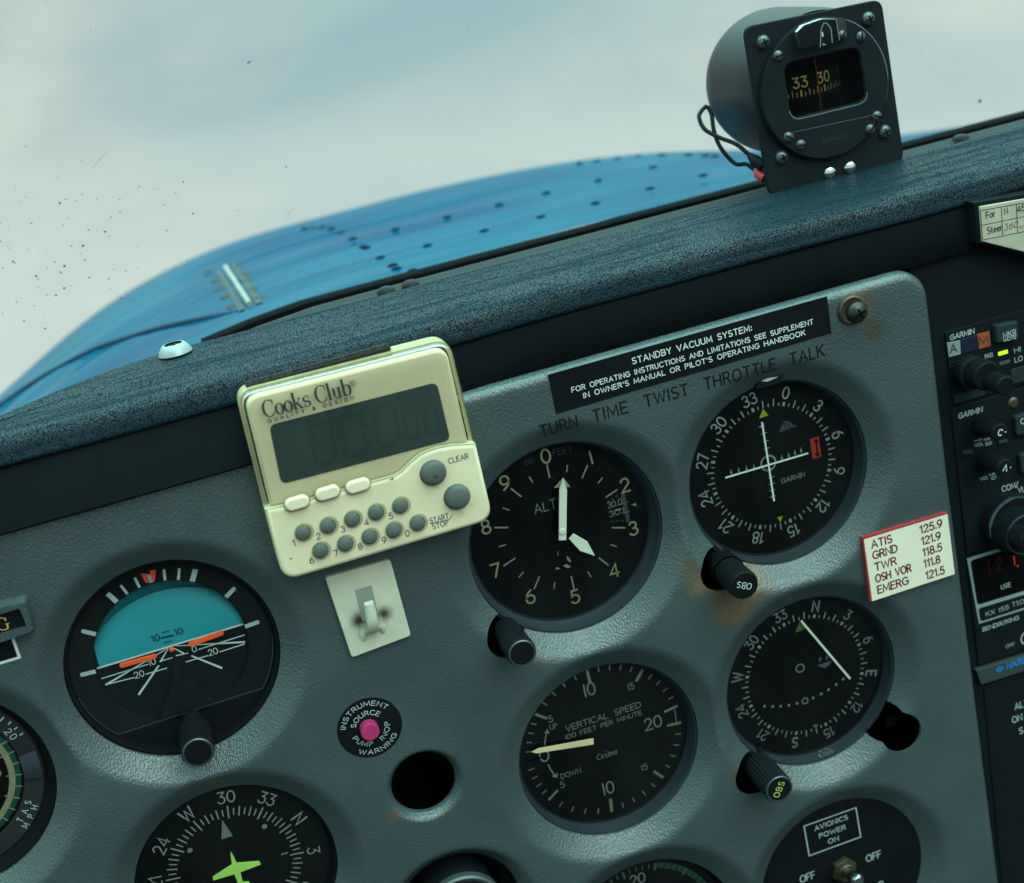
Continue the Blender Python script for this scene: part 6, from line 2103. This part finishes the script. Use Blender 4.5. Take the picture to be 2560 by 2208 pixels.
p = R1(470, 1322, RY - 12); knob(g, p[0], p[1], RY - 7, RY - 14, 6.4, 34, .3, m='black')
p = R1(580, 1382, RY - 20); knob(g, p[0], p[1], RY - 14, RY - 24, 4.2, 24, .3, m='black')
# nav/com
g = thing('navigation_radio', 'middle radio with two small knobs and a large tuning knob', 'radio', (200, RY, -30), 'radios in the centre stack')
b = MB(); b.prism(rrect(175.4, -64.3, 330, 4.6, 1.0, 3), RY, 12, .4, 2); b.build('faceplate', M['radio'], g, angle=30)
l = MB()
rt(l, 'GARMIN', (345, 522), (556, 465), 2.2, .2, R2, slant=.1)
rt(l, 'PWR', (487, 733), (550, 718), .8, .2, R2); rt(l, 'PUSH', (570, 722), (640, 703), .8, .2, R2); rt(l, 'VOL', (490, 778), (562, 758), 1.35, .16, R2); rt(l, 'SQ', (585, 765), (638, 752), 1.35, .16, R2)
rt(l, 'VOL', (538, 1078), (607, 1060), 1.4, .14, R2); rt(l, 'PUSH', (618, 1035), (680, 1020), .8, .18, R2); rt(l, 'ID', (640, 1070), (680, 1060), 1.4, .14, R2)
rt(l, 'COM/', (735, 1173), (878, 1137), 2.5, .16, R2); rt(l, 'VLOC', (880, 1185), (1010, 1150), 2.4, .16, R2)
l.build('lettering', M['dimwhite'], g, smooth=False)
for x, y, r in ((840, 388, 2.6),):
    p = R2(x, y, RY - .5); b = MB(); b.lathe(p[0], p[1], [(.01, RY - .9), (1.8, RY - .8), (r, RY)], 28); b.build('screw', M['brass'], g)
for qd, nm_ in ((((368, 845), (467, 835), (460, 798), (370, 808)), 'guide_rail'), (((690, 750), (775, 735), (770, 705), (690, 720)), 'guide_rail')):
    b = MB(); b.prism([R2(*q, RY) for q in qd], RY - 1.2, RY, .3, 2); b.build(nm_, M['radio_grey'], g, smooth=False)
b = MB(); b.prism([R2(*q, RY) for q in ((433, 1165), (515, 1140), (465, 860), (372, 880))], RY - .15, RY, 0); b.prism([R2(*q, RY) for q in ((735, 1075), (825, 1055), (740, 495), (655, 520))], RY - .15, RY, 0)
b.build('recess_strip', M['radio'], g, smooth=False)
for (bx, by), (tx, ty), ch, an in (((570, 600), (692, 636), 'C', 25), ((620, 905), (738, 952), 'V', 200)):
    p = R2(bx, by, RY - 3); knob(g, p[0], p[1], RY, RY - 5, 4.2, 30, .2)
    p = R2(tx, ty, RY - 16); kb = knob(g, p[0], p[1], RY - 5, RY - 18, 3.9, 26, .25)
    t = MB(); text(t, ch, p[0], p[1], 2.6, RY - 18.1, .2, an, 'm'); q_ = (p[0] + 2.4, p[1] - .5); t.disc(q_[0], q_[1], .35, RY - 18.1, 10); t.build('lettering', M['white'], kb, smooth=False)
p = R2(760, 1450, RY - 2); kb = knob(g, p[0] + 2.0, p[1], RY, RY - 7, 13.2, 60, .25)
eg = MB(); ec = (p[0] + 2.0, p[1]); eg.ribbon([pol(ec, 12.6, a) for a in range(-100, 41, 5)], [.5] * 5 + [1.5] * 15 + [.6] * 9, RY - 7.1); eg.build('knob_rim', mat('rim_blue', (.05, .10, .12), .4), kb, smooth=False)
p = R2(895, 1535, RY - 14); knob(g, p[0], p[1], RY - 7, RY - 18, 9.6, 46, .35, rim='bezel')
p = R2(960, 1610, RY - 26); knob(g, p[0], p[1], RY - 18, RY - 28, 4.6, 26, .35)
for k, (x, y) in enumerate(((905, 560), (950, 900))):
    p = R2(x, y, RY - 2); b = MB(); b.prism(rrect(p[0] - 3, p[1] - 5.5, p[0] + 14, p[1] + 3.6, 1.2, 4), RY - 2.5, RY, .6, 3); bt_ = b.build('push_button', M['radio_grey'], g, angle=40)
    t = MB(); text(t, 'C' if k == 0 else '-', p[0] - .6, p[1] - .5, 2.4, RY - 2.6, .14, 0, 'l'); t.build('lettering', M['white'], bt_, smooth=False)
# com radio with red display
g = thing('communication_radio', 'lower radio with red digits in a white outlined window', 'radio', (200, RY, -92), 'radios in the centre stack')
b = MB(); b.prism(rrect(175.0, -119.6, 330, -65.2, .8, 3), RY, 12, .4, 2); b.build('faceplate', M['radio'], g, angle=30)
b = MB()
oq = [R3(290, 512, RY), R3(900, 318, RY), R3(900, -20, RY), R3(230, 190, RY)]
i1 = rquad([R3(282, 418, RY), R3(900, 230, RY), R3(900, -5, RY), R3(247, 200, RY)], 1.6, 4)
i2 = rquad([R3(297, 500, RY), R3(900, 306, RY), R3(900, 250, RY), R3(287, 435, RY)], 1.4, 4)
b.poly(oq, RY - .1); b.build('window_border', mat('border_white', (.24, .34, .32), .5), g, smooth=False)
b = MB(); b.poly(i1, RY - .2); dsp = b.build('display', M['void'], g, smooth=False)
b = MB(); b.poly(i2, RY - .2); b.build('name_strip', M['radio'], g, smooth=False)
t = MB(); rt(t, '12', (334, 262), (405, 238), 5.6, .09, R3, RY - .2, gap=.9); t.build('dim_digits', M['red_digit_dim'], dsp, smooth=False)
t = MB(); p = R3(466, 222, RY); t.ribbon([(p[0], p[1]), (p[0] - .2, p[1] + 4.6)], .5, RY - .3); q = R3(479, 226, RY); t.disc(q[0], q[1], .5, RY - .3, 12); t.build('lit_digits', M['red_digit'], dsp, smooth=False)
l = MB(); rt(l, 'USE', (400, 340), (445, 328), 2.0, .16, R3, RY - .25)
rt(l, 'KX |55', (326, 472), (437, 440), 2.1, .12, R3, RY - .2); rt(l, 'TSO', (455, 427), (512, 410), 2.1, .12, R3, RY - .2)
rt(l, 'BENDIX/KING', (308, 546), (486, 492), 1.9, .18, R3, slant=.12); rt(l, 'OFF', (423, 631), (465, 619), 1.6, .12, R3)
l.build('lettering', M['dimwhite'], g, smooth=False)
p = R3(528, 580, RY); b = MB(); b.ring(p[0], p[1], 2.9, 3.5, RY - .15, 32); b.build('jack_ring', M['dimwhite'], g, smooth=False)
# strip with blue print, then the switch panel below it
g = thing('transponder', 'grey radio strip with blue maker print below the red digit radio', 'radio', (200, RY, -126), 'radios in the centre stack')
b = MB(); b.prism([R3(318, 824, RY - 4), R3(900, 640, RY - 4), R3(900, 540, RY), R3(268, 735, RY)], RY - 1.5, 10, .3, 2); b.build('faceplate', mat('strip_grey', (.028, .046, .048), .5), g, smooth=False)
l = MB(); a = R3(430, 736, RY - 2); text(l, 'NARCO', a[0], a[1], 2.9, RY - 1.65, .22, 0, 'l', slant=.15, xs=1.05)
q = R3(395, 735, RY - 2); l.ribbon([(q[0] - 1.9, q[1]), (q[0], q[1] + 1.3), (q[0] + 1.9, q[1]), (q[0], q[1] - 1.3)], .5, RY - 1.65, closed=True); l.ribbon([(q[0] - .5, q[1] - 1), (q[0] - .5, q[1] + 1)], .35, RY - 1.68); l.ribbon([(q[0] + .5, q[1] - 1), (q[0] + .5, q[1] + 1)], .35, RY - 1.7)
l.build('lettering', M['blue_ink'], g, smooth=False)
g = thing('lower_control_panel', 'plain black lower panel with white ALT ON lettering at the right edge', 'control panel', (210, 8, -190))
b = MB(); b.prism([(174, -280), (330, -280), (330, -127), (176.5, -131.5)], 4.4, 12, .4, 2); b.build('faceplate', M['radio'], g, smooth=False)
l = MB()
for s_, p in (('ALT', (468, 934)), ('ON', (455, 1000)), ('S', (490, 1054))):
    a = R3(*p, 4.4); text(l, s_, a[0], a[1], 3.1, 4.25, .15, 0, 'l', xs=1.0)
l.build('lettering', M['dimwhite'], g, smooth=False)

for o in scene.objects:
    if '_own' in o: del o['_own']
